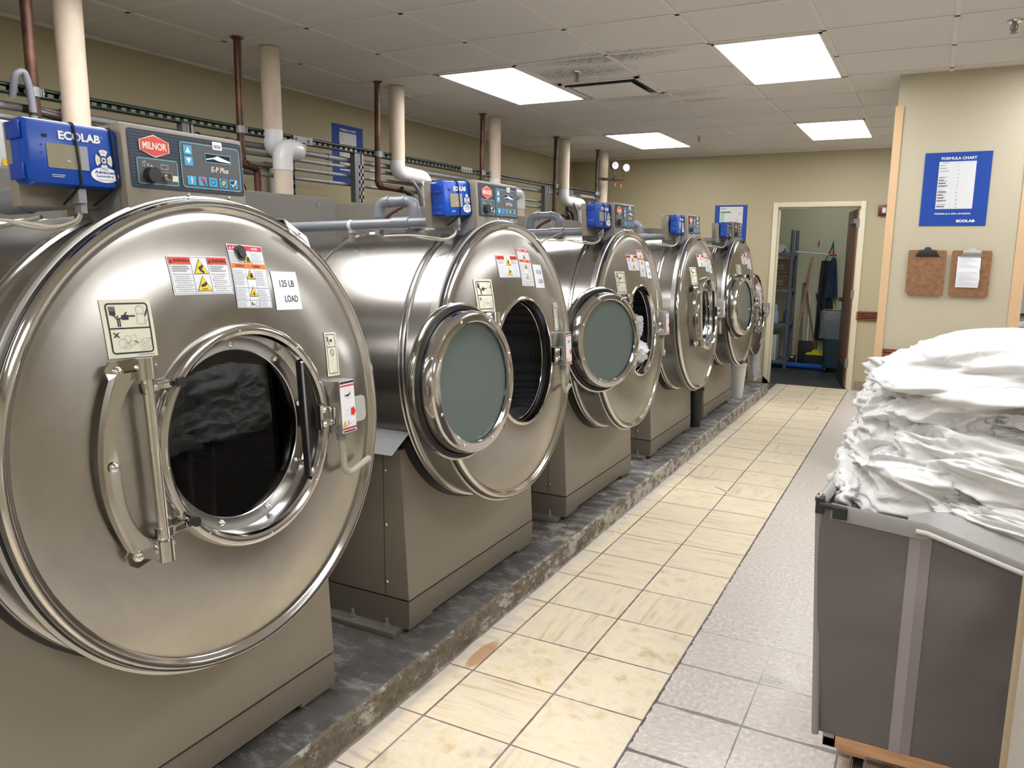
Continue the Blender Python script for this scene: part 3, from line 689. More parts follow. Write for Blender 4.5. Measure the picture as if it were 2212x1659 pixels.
    g.tri(.281, -.028, .015, YELLOW, 2); g.line([(.294, -.018), (.297, -.028), (.296, -.034)], .002, INK, 2); g.line([(.301, -.027), (.307, -.027)], .0012, INK, 2); g.rline(.311, -.034, .322, -.022, .001, .0008, PALEINK, 2)
    g.build('instruction_sticker', lb)
    b = M(S_POL).box(.078, .098, .222, .252, -.034, .034, lambda p: SF(*p)); b.box(.085, .118, .250, .268, -.026, .026, lambda p: SF(*p)); b.build('latch_tongue', R, o, bevel=.003)
    for v in (-.02, .018): M(CHROME).dome(SF(.098, .236, v), (1, 0, .06), .008, .007).build('latch_bolt', R, o)
    b = M(PVC).cyl(SF(.095, .300, -.052), SF(.095, .300, -.074), .013, 14); b.build('conduit_gland', R, o)
    b = M(CABLED).tube(fillet([SF(.095, .300, -.07), SF(.095, .303, -.16), SF(.09, .33, -.178), SF(.055, .46, -.168)], .04), .0095, 12); b.build('conduit', R, o)
    b = M(CLEARP); b.rings([[SF(t_, u, v) for u, v in G(None).rr(.40, -.05, .465, .025, .018)] for t_ in (.052, .053)]); b.build('plastic_tab', R, o)
    # stickers
    g = G(DM(-.278, .280, -.035)); g.rect(-.052, -.060, .053, .060, CREAM, 1, 6, 6)
    g.rline(-.043, -.052, .046, .053, .008, .0032, INK, 2); g.rect(-.043, -.001, .046, .002, INK, 2)
    for hx_, hy_, a in ((-.030, .034, 1), (-.005, .024, 0)):
        if a:
            g.rect(hx_ - .006, hy_ - .006, hx_ + .006, hy_ + .002, INK, 3); [g.rect(hx_ - .006 + k * .0034, hy_ + .002, hx_ - .004 + k * .0034, hy_ + .012, INK, 3) for k in range(4)]
        else:
            g.rect(hx_ - .008, hy_ - .006, hx_ + .006, hy_ + .004, INK, 3); g.rect(hx_ + .006, hy_ + .0, hx_ + .020, hy_ + .003, INK, 3); g.poly([(hx_ - .004, hy_ + .003), (hx_, hy_ + .003), (hx_ + .005, hy_ + .010), (hx_ + .002, hy_ + .010)], INK, 3)
    g.line([(-.03, .029), (-.022, .020), (-.012, .022)], .0025, INK, 3); g.line([(-.022, .02), (-.022, .004)], .0025, INK, 3); g.line([(-.018, .02), (-.018, .004)], .0025, INK, 3); g.circ(-.021, .025, .002, INK, 3, 8)
    g.ring(.027, .038, .009, .0009, GREYINK, 3); g.rline(.018, .008, .036, .030, .001, .0008, GREYINK, 3); g.poly([(.036, .022), (.043, .036), (.043, .042), (.036, .028)], INK, 4); g.line([(.036, .012), (.043, .02), (.043, .042)], .0008, GREYINK, 3)
    g.line([(-.035, -.008), (-.024, -.018)], .0025, INK, 3); g.line([(-.024, -.008), (-.035, -.018)], .0025, INK, 3)
    for px, py, r_ in ((-.018, -.03, .010), (-.008, -.022, .008), (-.010, -.036, .007), (0.0, -.03, .006)): g.ring(px, py, r_, .0007, GREYINK, 3, 9)
    g.line([(.0, -.016), (.010, -.012), (.012, -.03), (.0, -.036)], .0007, GREYINK, 3); g.line([(.006, -.026), (.014, -.031)], .0018, INK, 3)
    g.rline(.018, -.045, .034, -.028, .001, .0007, GREYINK, 3); g.line([(.018, -.028), (.026, -.022), (.042, -.022), (.034, -.028)], .0007, GREYINK, 3); g.line([(.042, -.022), (.042, -.038), (.034, -.045)], .0007, GREYINK, 3); g.ring(.026, -.036, .004, .001, GREYINK, 3, 10)
    g.rect(.01, -.0565, .046, -.0545, GREYINK, 2); g.build('loading_sticker', R, o)
    g = G(DM(.333, .158, -.06)); g.rect(-.029, -.060, .029, .060, CREAM, 1, 4, 8); g.rline(-.023, -.054, .023, .055, .005, .0018, INK, 2); g.rect(-.023, .019, .023, .0206, INK, 2)
    g.rect(-.018, .036, -.013, .048, INK, 3); g.line([(-.015, .036), (-.010, .03), (-.010, .024)], .0018, INK, 3); g.rect(-.006, .034, .004, .041, INK, 3); g.rline(.006, .026, .018, .046, .002, .0007, GREYINK, 3)
    g.ring(0, .004, .010, .0014, INK, 3); g.line([(-.007, .010), (.007, -.003)], .0014, INK, 3); g.rline(-.004, -.048, .016, -.014, .002, .0007, PALEINK, 3); g.ring(-.012, -.022, .005, .0007, PALEINK, 3, 10)
    g.build('caution_sticker', R, o)
    g = G(DM(-.0805, .3845, -.022)); g.rect(-.0805, -.0435, .0805, .0435, PAPER, 1, 10, 6); g.rline(-.078, -.041, .078, .041, .001, .0006, POSTER, 2)
    for x0 in (-.078, .022): g.rect(x0, .025, x0 + .055, .041, REDOR, 3, 4, 1)
    g.poly([(-.076, .028), (-.069, .028), (-.0725, .037)], INK, 4); g.text(-.067, .0295, 'ADVERTENCIA', .0075, INK, 4, .02, .042); g.poly([(.024, .028), (.032, .028), (.028, .038)], INK, 4); g.text(.033, .0285, 'WARNING', .0095, INK, 4, .02, .042)
    g.rect(-.0235, -.041, -.0227, .041, POSTER, 2); g.rect(.0212, -.041, .022, .041, POSTER, 2); g.tri(0, .015, .036, YELLOW, 3); g.tri(0, -.024, .036, YELLOW, 3)
    g.poly([(-.007, .018), (-.003, .010), (.006, .004), (.008, .008), (.001, .013), (.006, .019), (.001, .022)], INK, 6); g.line([(.002, .022), (.007, .022)], .004, INK, 6); g.poly([(-.009, -.022), (0, -.018), (.007, -.014), (.008, -.02), (.001, -.025), (-.007, -.026)], INK, 6); g.line([(-.007, -.031), (.007, -.031)], .0016, INK, 6)
    for x0 in (-.073, .026):
        g.lines(x0, .021, x0 + .046, .0048, 3, .0022, GREYINK, 3); g.lines(x0 + .004, .004, x0 + .048, .0048, 9, .0016, PALEINK, 3, True)
    g.build('warning_sticker', R, o)
    g = G(DM(.064, .378, -.055)); g.rect(-.0565, -.0765, .0565, .0765, PAPER, 1, 8, 10); g.rline(-.0545, -.0745, .0545, .0745, .001, .0006, POSTER, 2)
    g.rect(-.0545, .063, .0545, .0745, CRIM, 3, 4, 1); g.rect(-.0545, .020, .0545, .031, ORANGE, 3, 4, 1)
    g.text(-.042, .0655, 'ADVERTENCIA', .0055, MILCR, 4, .02, .028); g.text(.018, .0655, 'DANGER', .006, MILCR, 4, .02, .022); g.text(-.044, .0225, 'ADVERTENCIA', .0055, INK, 4, .02, .028); g.text(.008, .0225, 'WARNING', .0055, INK, 4, .02, .028)
    for cx, cy in ((-.048, .068), ): g.poly([(cx - .003, cy - .003), (cx + .003, cy - .003), (cx, cy + .003)], MILCR, 4)
    g.rect(-.0145, -.0745, -.0138, .063, POSTER, 2); g.rect(.0145, -.0745, .0152, .063, POSTER, 2)
    for yy in (-.028, -.058): g.rect(-.0545, yy, .0545, yy + .0007, POSTER, 2)
    g.tri(.0, .041, .022, YELLOW, 3); g.tri(0, .002, .024, YELLOW, 3); g.tri(0, -.040, .024, YELLOW, 3)
    for cy in (.002, .041): g.poly([(-.005, cy - .004), (.006, cy - .005), (.004, cy + .005), (-.001, cy + .007)], INK, 6)
    g.poly([(-.005, -.044), (.004, -.045), (.0, -.036)], RUST, 6); g.line([(-.010, -.062), (-.007, -.070)], .003, INK, 3); g.line([(-.004, -.066), (-.001, -.068), (-.004, -.070)], .0012, INK, 3); g.rline(.002, -.072, .013, -.062, .001, .0009, GREYINK, 3)
    for x0 in (-.052, .0175):
        for y0, n in ((.058, 7), (.015, 9), (-.031, 6), (-.0605, 4)): g.lines(x0, y0, x0 + .034, .0043, n, .0016, PALEINK, 3)
    g.build('safety_sticker', R, o)
    g = G(DM(.183, .339, -.04)); g.rect(-.050, -.049, .050, .049, PAPER, 1, 6, 6); g.text(.004, .010, '125 LB', .017, INK, 3, .0, .056, 'c'); g.text(.012, -.029, 'LOAD', .017, INK, 3, .0, .050, 'c'); g.build('capacity_paper', R, o)
    return R
def build_door(R):
    """door in its own frame: x out of the machine, y along the row, z up, origin at the middle of the ring plane (t = .078)"""
    c0 = SF(.078, 0, 0)
    D = lambda t, u, v: Vector((t - .078, u, v))
    b = M(S_POL); b.lathe([(.060, .262), (.062, .268), (.078, .269), (.088, .264), (.092, .256), (.092, .250), (.087, .243), (.078, .240), (.075, .2385)], D, 96); ring = b.build('door')
    b = M(S_RIM); b.lathe([(.075, .2385), (.060, .237), (.031, .236), (.0300, .234), (.0285, .206), (.0265, .204)], D, 96); b.build('recess', ring)
    b = M(S_POL); b.lathe([(.066, .244), (.040, .243), (.012, .240), (.004, .236), (.000, .228), (-.001, .207), (.002, .203), (.012, .2025)], D, 96); b.build('plug', ring)
    b = M(BLACK); b.lathe([(.060, .2615), (.050, .258), (.050, .246), (.064, .243)], D, 96); b.build('gasket', ring)
    b = M(GLASS); prg = [(.026, .2045), (.029, .15), (.031, .08), (.032, .0005), (.025, .0005), (.024, .08), (.022, .15), (.019, .2045)]; b.lathe(prg, D, 64, close=True); b.build('glass', ring)
    for k in range(9):
        a = math.radians(90 - 40 * k); u, v = .2185 * math.cos(a), .2185 * math.sin(a); M(CHROME).dome(D(.0295, u, v), (1, 0, 0), .0085, .010, 14).build('glass_bolt', ring)
    for k in range(8):
        a = math.radians(95 - 45 * k); u, v = .2535 * math.cos(a), .2535 * math.sin(a); M(CHROME).dome(D(.092, u, v), (1, 0, 0), .0025, .0025, 8).build('ring_rivet', ring)
        a += .35; u, v = .2195 * math.cos(a), .2195 * math.sin(a); M(CHROME).dome(D(-.001, u, v), (-1, 0, 0), .0055, .004, 10).build('plug_bolt', ring)
    b = M(BLACK).box(.068, .084, .1760, .1795, -.150, .155, D2 := (lambda p: D(*p))); b.mat(S_RIM).box(.074, .084, .1795, .1865, -.146, .149, D2); b.build('chord_bar', ring)
    b = M(BLACKM); pts = []
    for k in range(17):
        a = math.asin(.15 / .236) * (1 - 2 * k / 16); pts.append((.232 * math.cos(a), .232 * math.sin(a)))
    pts += [(.184, -.146), (.184, .146)]
    b.rings([[D(t_, u, v) for u, v in pts] for t_ in (.066, .068)]); b.build('side_window', ring)
    for v in (.157, -.152):
        b = M(S_POL); b.box(.088, .108, -.300, -.268, v - .012, v + .012, D2); b.box(.094, .104, -.275, -.225, v - .009, v + .009, D2); b.box(.07, .104, -.235, -.212, v - .009, v + .009, D2); b.build('hinge_arm', ring, bevel=.002)
        b = M(BLACKM).cyl(D(.100, -.214, v + .003), D(.116, -.214, v + .003), .0095, 16, .0115); b.build('bumper', ring)
    ring.parent = R
    return ring
def set_door(d, turn, yaw=0.0, opened=False):
    """turn about the hinge rod in degrees (0 closed)"""
    L = Matrix.Translation(SF(.078, 0, 0) - OW) @ Matrix.Rotation(-T, 4, 'Y')
    hx = Vector((.100 - .078, -.287, 0))
    Rm = Matrix.Translation(hx) @ Matrix.Rotation(-math.radians(turn), 4, 'Z') @ Matrix.Translation(-hx)
    d.matrix_local = L @ Rm
proto = build_washer(); door0 = build_door(proto)
W = []
YC = [-.682, .8035, 2.275, 3.750, 5.225]
WL = ['nearest big stainless washer with closed door and dark glass', 'second washer from the camera, door swung open and drum empty', 'third washer, door open with white linens showing in its drum', 'fourth washer, the closed one beyond the two open ones', 'fifth washer, open door, in front of the small last washer']
TURN = [0, 184, 199, 0, 186]
for i in range(5):
    r = proto if i == 0 else copy_tree(proto, None, ('door',))
    r.location = (OW.x, YC[i], OW.z); tag(r, WL[i], 'washing machine', 'stainless front loading washer extractors in a row'); W.append(r)
for i in range(1, 5):
    d = copy_tree(door0, W[i]); set_door(d, TURN[i])
set_door(door0, 0)
for i in (1, 2, 4):
    for c in W[i].children:
        if stem(c.name) == 'door':
            for g_ in c.children:
                if stem(g_.name) == 'glass': g_.data = (MESHO := bpy.data.meshes.get('glass_open') or g_.data.copy()); MESHO.name = 'glass_open'; MESHO.materials[0] = GLASSO
            for g_ in list(c.children):
                if stem(g_.name) in ('chord_bar', 'side_window'): bpy.data.objects.remove(g_)
# small sixth washer
r6 = copy_tree(proto, None, ('door', 'console', 'junction_box', 'mounting_strap', 'drip_shelf')); d6 = copy_tree(door0, r6); set_door(d6, 0)
r6.location = (-.645, 6.775, .105); r6.scale = (.78,) * 3
tag(r6, 'smaller last washer, mostly hidden, just left of the doorway', 'washing machine', 'stainless front loading washer extractors in a row')
f_ = DM(.047, .436)
pts = [(.016 * math.cos(a) * (1 + .15 * math.sin(3 * a)), .021 * math.sin(a) * (1 + .1 * math.cos(2 * a))) for a in [2 * PI * k / 22 for k in range(22)]]
b = M(BLACKM); b.rings([[f_(x * .97, y * .97, h_) for x, y in pts] for h_ in (.003, .006)]); b.rings([[f_(x * .6, y * .6, h_) for x, y in pts] for h_ in (.006, .009)])
b.build('tape_patch', proto, OW)
# ================================================================ dispenser controllers strapped beside the consoles
def build_controller():
    R = empty('dispenser_controller', (0, 0, 0))
    F = lambda d, y, z: Vector((d, y, z))         # x forward, centred on the case front
    g = G(None); b = M(BLUE)
    def prof_(w_, h_, r_, x): return [F(x, a, c) for a, c in g.rr(-w_, -h_, w_, h_, r_, 6)]
    b.rings([prof_(.101, .058, .012, -.050), prof_(.106, .062, .014, -.046), prof_(.108, .064, .014, -.030), prof_(.108, .064, .014, -.012), prof_(.104, .060, .014, -.002), prof_(.099, .055, .012, .000)])
    cs = b.build('case', R)
    for z0, z1 in ((.022, .055), (-.055, -.024)): M(BLUED).box(-.0475, -.004, -.1135, -.107, z0, z1).build('side_lug', R, bevel=.002)
    g = G(lambda x, y, h: F(.0004 + h, x, y), .0004)
    g.rrect(-.060, -.030, .030, .018, .003, LCD, 2); g.rect(.012, -.030, .030, .018, GREYINK, 3)
    for x in (-.045, -.024): g.poly([(-.02 + x * 0, -.015), (-.015, -.012), (-.008, -.016), (-.013, -.017)], WHITE, 4)
    g.text(-.032, .027, 'ECOLAB', .017, WHITE, 2, .045, .094); g.text(.064, .038, '®', .004, PALEINK, 2)
    for k in range(4): g.line([(.009 + .006 * math.cos(k * PI / 4) - .0, .0355 + .007 * math.sin(k * PI / 4)), (.009 - .006 * math.cos(k * PI / 4), .0355 - .007 * math.sin(k * PI / 4))], .0016, BLUED, 3)
    cx, cy = .066, -.006
    for k in range(4):
        a0 = k * PI / 2 + .22; a1 = (k + 1) * PI / 2 - .22; ps = []
        for q in range(9):
            a = a0 - PI / 4 + (a1 - a0) * q / 8; ps.append((cx + .020 * math.cos(a), cy + .022 * math.sin(a)))
        for q in range(8, -1, -1):
            a = a0 - PI / 4 + (a1 - a0) * q / 8; ps.append((cx + .009 * math.cos(a), cy + .0095 * math.sin(a)))
        g.poly(ps, CREAM, 2); am = k * PI / 2; px, py = cx + .0145 * math.cos(am), cy + .016 * math.sin(am); dx, dy = math.cos(am), math.sin(am)
        g.line([(px - dx * .0015 - dy * .003, py - dy * .0015 + dx * .003), (px + dx * .002, py + dy * .002), (px - dx * .0015 + dy * .003, py - dy * .0015 - dx * .003)], .0009, GREYINK, 3)
    g.circ(cx, cy, .0062, CREAM, 2); g.poly([(cx - .003, cy - .0035), (cx - .003, cy + .0035), (cx + .004, cy)], INK, 3)
    g.circ(.066, -.036, .033, WHITE, 2, 28, .0155); g.text(.066, -.0335, 'Advanced', .0065, POSTER, 3, .02, .048, 'c'); g.text(.066, -.042, 'Laundry', .0065, POSTER, 3, .02, .040, 'c'); g.text(.068, -.0485, 'Control System', .0036, POSTER, 3, .0, .040, 'c')
    g.rect(-.067, .028, -.056, .034, LCDD, 2)
    for yy in (.012, -.002, -.016): g.circ(-.070, yy, .0022, BLUED, 2, 10)
    for k in range(2): g.rect(-.054, -.044 - k * .0035, -.026 - k * .002, -.0425 - k * .0035, PALEINK, 2)
    g.build('printed_front', cs)
    for y in (.003, .088):
        b = M(BLACK); path = fillet([F(-.06, y + .002, .070), F(.0022, y, .062), F(.0022, y + .006, -.058), F(-.055, y - .004 if y < .05 else y - .02, -.095)], .01); b.tube(path, .0026, 8); b.build('cable_tie', R)
    b = M(ZINC).box(-.045, -.01, .006, .024, -.095, -.066); b.box(-.040, -.015, .012, .026, -.115, -.09); b.build('plug_connector', R)
    b = M(CABLE); b.tube(fillet([F(-.025, .017, -.105), F(-.03, .012, -.128), F(-.045, -.03, -.145), F(-.10, -.075, -.13), F(-.19, -.07, -.12), F(-.33, -.03, -.118)], .04), .0035, 8); b.tube(fillet([F(-.025, .021, -.105), F(-.032, .016, -.132), F(-.05, -.02, -.15), F(-.12, -.05, -.14), F(-.2, -.05, -.12)], .04), .0035, 8); b.build('cable', R)
    return R
cp = build_controller()
cp.scale = (1, .93, 1)
CL = ['large blue controller strapped beside the nearest console, top left', 'blue controller above the second washer, slightly tilted', 'blue controller above the third washer', 'blue controller above the fourth washer', 'farthest blue controller, in front of the framed chart on the back wall']
for i in range(5):
    r = cp if i == 0 else copy_tree(cp); tag(r, CL[i], 'controller', 'blue laundry chemical controllers on the washers')
    r.location = (-.168 if i else -.165, YC[i] - .302, 1.750 if i else 1.748); r.rotation_euler = (math.radians((0, -3.5, 1.5, 1, 1)[i] * -1), math.radians(-3), math.radians((-3, 0, -4, 2, 0)[i]))

# ================================================================ grey cabinets behind the washers
def build_cabinet():
    R = empty('control_cabinet', (0, 0, 0))
    M(simple('shaded taupe cabinet', (.15, .14, .12), .45, 0, None, .05)).box(-.33, 0, -.5525, .5525, 0, 1.69).build('body', R, bevel=.006)  # taupe darkened in the colour for the shade behind the washers
    for y in (-.43, -.02, .43):
        b = M(CHROME).cyl((0, y, 1.655), (.006, y, 1.655), .009, 12); b.build('screw', R)
    M(SEAM).box(-.002, .0008, -.55, .55, .85, .853).build('panel_seam', R)
    return R
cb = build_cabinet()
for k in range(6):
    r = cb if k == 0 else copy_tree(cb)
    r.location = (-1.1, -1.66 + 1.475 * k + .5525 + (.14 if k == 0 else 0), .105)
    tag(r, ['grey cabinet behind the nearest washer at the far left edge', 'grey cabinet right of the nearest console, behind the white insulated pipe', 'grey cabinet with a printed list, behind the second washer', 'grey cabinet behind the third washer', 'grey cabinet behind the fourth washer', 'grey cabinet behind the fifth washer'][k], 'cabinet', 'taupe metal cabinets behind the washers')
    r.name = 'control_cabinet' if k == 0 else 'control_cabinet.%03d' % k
for r in [o for o in COL.objects if stem(o.name) == 'control_cabinet' and round(o.location.y - (-1.66 + .5525 + 1.475 * 2), 2) == 0]:
    g = G(lambda x, y, h: Vector((.002 + h, x, y)), .0006)
    g.rect(-.25, 1.30, -.09, 1.60, PAPER, 1)
    for k in range(5): g.rect(-.22, 1.555 - k * .05, -.15, 1.565 - k * .05, GREYINK, 2)
    g.build('printed_list', r)

# ================================================================ grey drain pipes and vent loops
for i in range(5):
    y = YC[i] - .25; t = empty('drain_pipe', (-.8, y, 1.66), ['thick grey pipe behind the nearest blue controller at the left edge', 'grey pipe running back from the second washer controller', 'grey pipe running back from the third washer controller', 'grey pipe running back from the fourth washer controller', 'grey pipe running back from the fifth washer controller'][i], 'pipe', 'grey plastic drain pipes'); o = (-.8, y, 1.66)
    rr = .021 if i else .026
    b = M(PVC).cyl((-.28, y, 1.668), (-1.12 if i else -1.3, y, 1.648), rr, 20); b.cyl((-.42, y, 1.6655), (-.50, y, 1.6635), rr * 1.16, 20); b.build('tube', t, o)
    b = M(WPVC).cyl((-.700, y, 1.657), (-.716, y, 1.657), rr * 1.1, 20); b.box(-.716, -.696, y - .012, y + .012, 1.628, 1.645); b.build('clamp', t, o)
    b = M(ZINC).box(-.716, -.70, y - .010, y + .010, 1.59, 1.632); b.build('bracket', t, o)
    if i >= 1:
        y = YC[i] - .02; o = (-.7, y, 1.60); t = empty('vent_pipe', o, [0, 'grey elbow pipe between the second controller and the printed list', 'grey arch shaped pipe on top of the third washer', 'grey arch pipe peeping out behind the fourth washer controller', 'grey arch pipe behind the fifth washer controller'][i], 'pipe', 'grey plastic vent loops on the washers')
        x0, x1, zt = -.74, -.555, 1.765
        b = M(PVC).tube(fillet([(x0, y, 1.60), (x0, y, zt), (x1, y, zt), (x1, y, 1.66)], .045, 8), .023, 20); b.build('tube', t, o)
        for a, c in (((x0, y, zt - .052), (x0, y, zt - .068)), ((x0 + .045, y, zt), (x0 + .057, y, zt)), ((x1 - .045, y, zt), (x1 - .057, y, zt)), ((x1, y, zt - .052), (x1, y, zt - .068))): M(PVC).cyl(a, c, .0265, 20).build('collar', t, o)
        b = M(IRON).box(x1 - .03, x1 + .02, y - .03, y + .02, 1.60, 1.675); b.mat(ZINC).cyl((x1 + .02, y, 1.66), (x1 + .045, y, 1.655), .012, 8); b.build('valve', t, o)
        b = M(COPPER).tube(fillet([(x0 + .02, y - .03, 1.60), (x0 + .05, y - .03, 1.70), (x0 + .14, y - .03, 1.74)], .05), .008, 8); b.build('hose', t, o)
# white cable across the third washer
def cable(pts, r, m, label, rad=.1):
    b = M(m).tube(fillet(pts, rad, 8), r, 8); o = b.build('cable', None, pts[0]); return tag(o, label, 'cable')
cable([(-.40, 1.95, 1.66), (-.5, 1.85, 1.60), (-.45, 1.72, 1.475), (-.52, 1.70, 1.45)], .003, CABLED, 'thin beige cable drooping over the left side of the third washer', .06)
cable([(-.30, -.98, 1.625), (-.55, -1.05, 1.575), (-.62, -1.2, 1.38), (-.8, -1.24, 1.2), (-.95, -1.24, 1.0)], .005, CABLED, 'beige cable running down over the nearest washer at the left edge', .12)
cable([(-.30, -1.12, 1.69), (-.4, -1.1, 1.72), (-.55, -1.05, 1.70), (-.52, -1.0, 1.62)], .0045, CABLE, 'white cable looping over the thick grey pipe at the left edge', .06)

# ================================================================ overhead pipework
PX = -2.13
BL_ = ['left edge of the photograph', 'nearest console', 'second washer', 'third washer, hanging left of its controller', 'fourth washer, just left of the thick cream one', 'pressure gauges at the far end']
WLb = ['thick cream insulated pipe at the far left, above the nearest blue controller', 'cream insulated pipe with a white double elbow right of the nearest console', 'cream pipe with a white S bend going down behind the second controller', 'cream pipe with a white elbow behind the second console', 'cream pipe with a white S bend behind the third controller', 'last cream pipe, beside the two pressure gauges']
BLb = ['rusty brown pipe at the top left corner', 'dark brown pipe with an elbow right of the nearest console', 'brown pipe turning right under the rail left of the second controller', 'brown pipe coming down behind the gap between the second controller and console', 'brown pipe left of the third controller', 'thin brown pipe carrying the two pressure gauges']
brown = [[(.168, 2.715), (.165, 1.6)], [(1.346, 2.715), (1.340, 2.030), (1.455, 2.018), (1.457, 1.70)], [(2.612, 2.715), (2.598, 2.005), (2.975, 1.990), (2.985, 1.70)], [(4.085, 2.715), (4.063, 1.75)], [(5.605, 2.715), (5.583, 1.945), (5.960, 1.936), (5.968, 1.70)], [(6.758, 2.715), (6.745, 1.75)]]
white = [[(.356, 2.715), (.350, 1.6)], [(1.592, 2.715), (1.592, 2.128), (1.720, 2.128)], [(2.836, 2.715), (2.834, 2.118), (3.200, 2.105), (3.205, 1.65)], [(4.302, 2.715), (4.293, 2.098), (4.795, 2.092), (4.802, 1.65)], [(5.817, 2.715), (5.815, 2.088), (6.310, 2.080), (6.318, 1.65)], [(6.961, 2.715), (6.942, 1.65)]]
BR = [.024, .021, .021, .020, .021, .019]; WR = [.060, .056, .056, .055, .058, .052]
for i in range(6):
    p = brown[i]; o = (PX, p[0][0], p[0][1]); t = empty('steam_pipe', o, BLb[i], 'pipe', 'brown steam pipes from the ceiling')
    P3 = [(PX, y, z) for y, z in p]
    M(COPPER if i in (0, 1, 2, 3) else IRON).tube(fillet(P3, .035), BR[i], 16).build('tube', t, o)
    M(IRON).lathe([(0, BR[i] + .001), (-.006, BR[i] + .012), (-.001, BR[i] + .014)], lambda q, u, v: Vector((PX + u, p[0][0] + v, ZC + q)), 20).build('ceiling_collar', t, o)
    y = p[0][0] - .005; b = M(ZINC); zr = 2.222
    b.rings([[(PX + (BR[i] + d) * math.cos(a), y + (BR[i] + d) * math.sin(a), z) for d, z in ((.001, zr - .02), (.005, zr - .02), (.005, zr + .02), (.001, zr + .02))] for a in [2 * PI * k / 16 for k in range(17)]])
    b.box(PX - .02, PX + .02, y + BR[i], y + BR[i] + .004, zr - .018, zr + .018); b.box(PX - .02, PX + .02, y + BR[i] + .010, y + BR[i] + .014, zr - .018, zr + .018); b.cyl((PX, y + BR[i] - .002, zr), (PX, y + BR[i] + .028, zr), .006, 8); b.build('pipe_clamp', t, o)
    if len(p) > 2:
        for a, c in (((p[1][0], p[1][1] + .04), (p[1][0], p[1][1] + .028)), ((p[1][0] + .028, p[1][1]), (p[1][0] + .04, p[1][1]))): M(IRON).cyl((PX, *a), (PX, *c), BR[i] * 1.25, 16).build('elbow_collar', t, o)
    p = white[i]; o = (PX, p[0][0], p[0][1]); t = empty('insulated_pipe', o, WLb[i], 'pipe', 'cream insulated drop pipes from the ceiling')
    yw = p[0][0]; r = WR[i]
    ztop = (1.6, 2.21, 2.20, 2.19, 2.20, 1.65)[i]
    nv = 24; b = M(WRAP); rs = []
    for k in range(nv + 1):
        z = ZC + (ztop - ZC) * k / nv; y = yw + (p[-1][0] - yw) * 0; rk = r * (1 + .035 * noise.noise(Vector((i * 7, z * 6, 0))))
        rs.append([(PX + rk * math.cos(2 * PI * q / 20), y + rk * math.sin(2 * PI * q / 20), z) for q in range(20)])
    b.rings(rs)
    b.build('insulation', t, o)
    if i in (2, 3, 4): M(WRAP).cyl((PX, p[2][0], 1.97), (PX, p[2][0], 1.62), r * .86, 20).build('insulation', t, o)
    if i == 1: M(WRAP).cyl((PX + .125, 1.535, 2.03), (PX + .125, 1.535, 1.62), r * .98, 20).build('insulation', t, o)
    if i in (2, 3, 4):
        b = M(WPVC).tube(fillet([(PX, yw, ztop + .03), (PX, yw, p[1][1]), (PX, p[2][0], p[2][1]), (PX, p[2][0], 1.95)], .09, 8), r * .98, 24); b.build('white_elbow', t, o)
    if i == 1:
        b = M(WPVC).tube(fillet([(PX, yw, 2.25), (PX, yw, 2.145), (PX, 1.70, 2.145), (PX + .125, 1.675, 2.135), (PX + .125, 1.535, 2.135), (PX + .125, 1.535, 2.01)], .06, 8), r * 1.04, 24); b.build('white_elbow', t, o)
# gauges
o = (PX, 6.75, 2.39); t = empty('pressure_gauge_assembly', o, 'two round pressure gauges on thin pipes at the far end of the rail', 'gauge')
b = M(IRON).tube(fillet([(PX, 6.75, 2.395), (PX + .20, 6.8, 2.39), (PX + .20, 6.8, 2.47)], .02), .009, 8); b.tube(fillet([(PX + .06, 6.75, 2.375), (PX + .32, 6.78, 2.37), (PX + .33, 6.78, 2.44)], .02), .009, 8); b.cyl((PX + .1, 6.77, 2.385), (PX + .18, 6.79, 2.383), .016, 8); b.build('pipework', t, o)
for x, z in ((PX + .20, 2.535), (PX + .335, 2.505)):
    nn = Vector((.75, -.66, 0)).normalized(); cc = Vector((x, 6.8, z))
    g_ = MB().mat(IRON).cyl(cc - nn * .02, cc + nn * .008, .048, 24); ga = g_.build('gauge_body', t, o)
    b = M(POSTERW).cyl(cc + nn * .0085, cc + nn * .0095, .040, 24); b.mat(INK).tube([cc + nn * .011, cc + nn * .011 + Vector((-.01, -.01, .03))], .0025, 6); b.build('gauge_dial', ga, o)
for x, z in ((PX + .21, 2.325), (PX + .28, 2.305)):
    b = M(RUST).cyl((x, 6.79, z - .022), (x, 6.79, z + .02), .014, 12, .010); b.cyl((x, 6.79, z + .02), (x, 6.79, 2.375), .004, 6); b.build('valve_knob', t, o)

# slotted rail, posts and conduits
o = (PX - .03, 0, 2.225); t = empty('strut_rail', o, 'long slotted strut rail running along the wall above the washers', 'rail')
y0, y1 = -1.6, 6.98; xr = PX - .045
b = M(STRUTG)
def cseg(b, ya, yb, m):
    b.mat(m); zt, zb, d = 2.247, 2.203, .035
    b.box(xr + d - .003, xr + d, ya, yb, zt - .012, zt); b.box(xr + d - .003, xr + d, ya, yb, zb, zb + .010); b.box(xr, xr + d, ya, yb, zt - .003, zt); b.box(xr, xr + d, ya, yb, zb, zb + .003)
    n = int((yb - ya) / .052); pitch = (yb - ya) / max(n, 1)     # back web with slots
    b.box(xr, xr + .003, ya, yb, zb + .031, zt); b.box(xr, xr + .003, ya, yb, zb, zb + .008)
    for k in range(n): b.box(xr, xr + .003, ya + k * pitch, ya + k * pitch + pitch * .45, zb + .008, zb + .031)
cseg(b, y0, 1.70, STRUTG); cseg(b, 1.70, 3.9, STRUTG); cseg(b, 3.9, y1, STRUTY); b.build('slotted_channel', t, o)
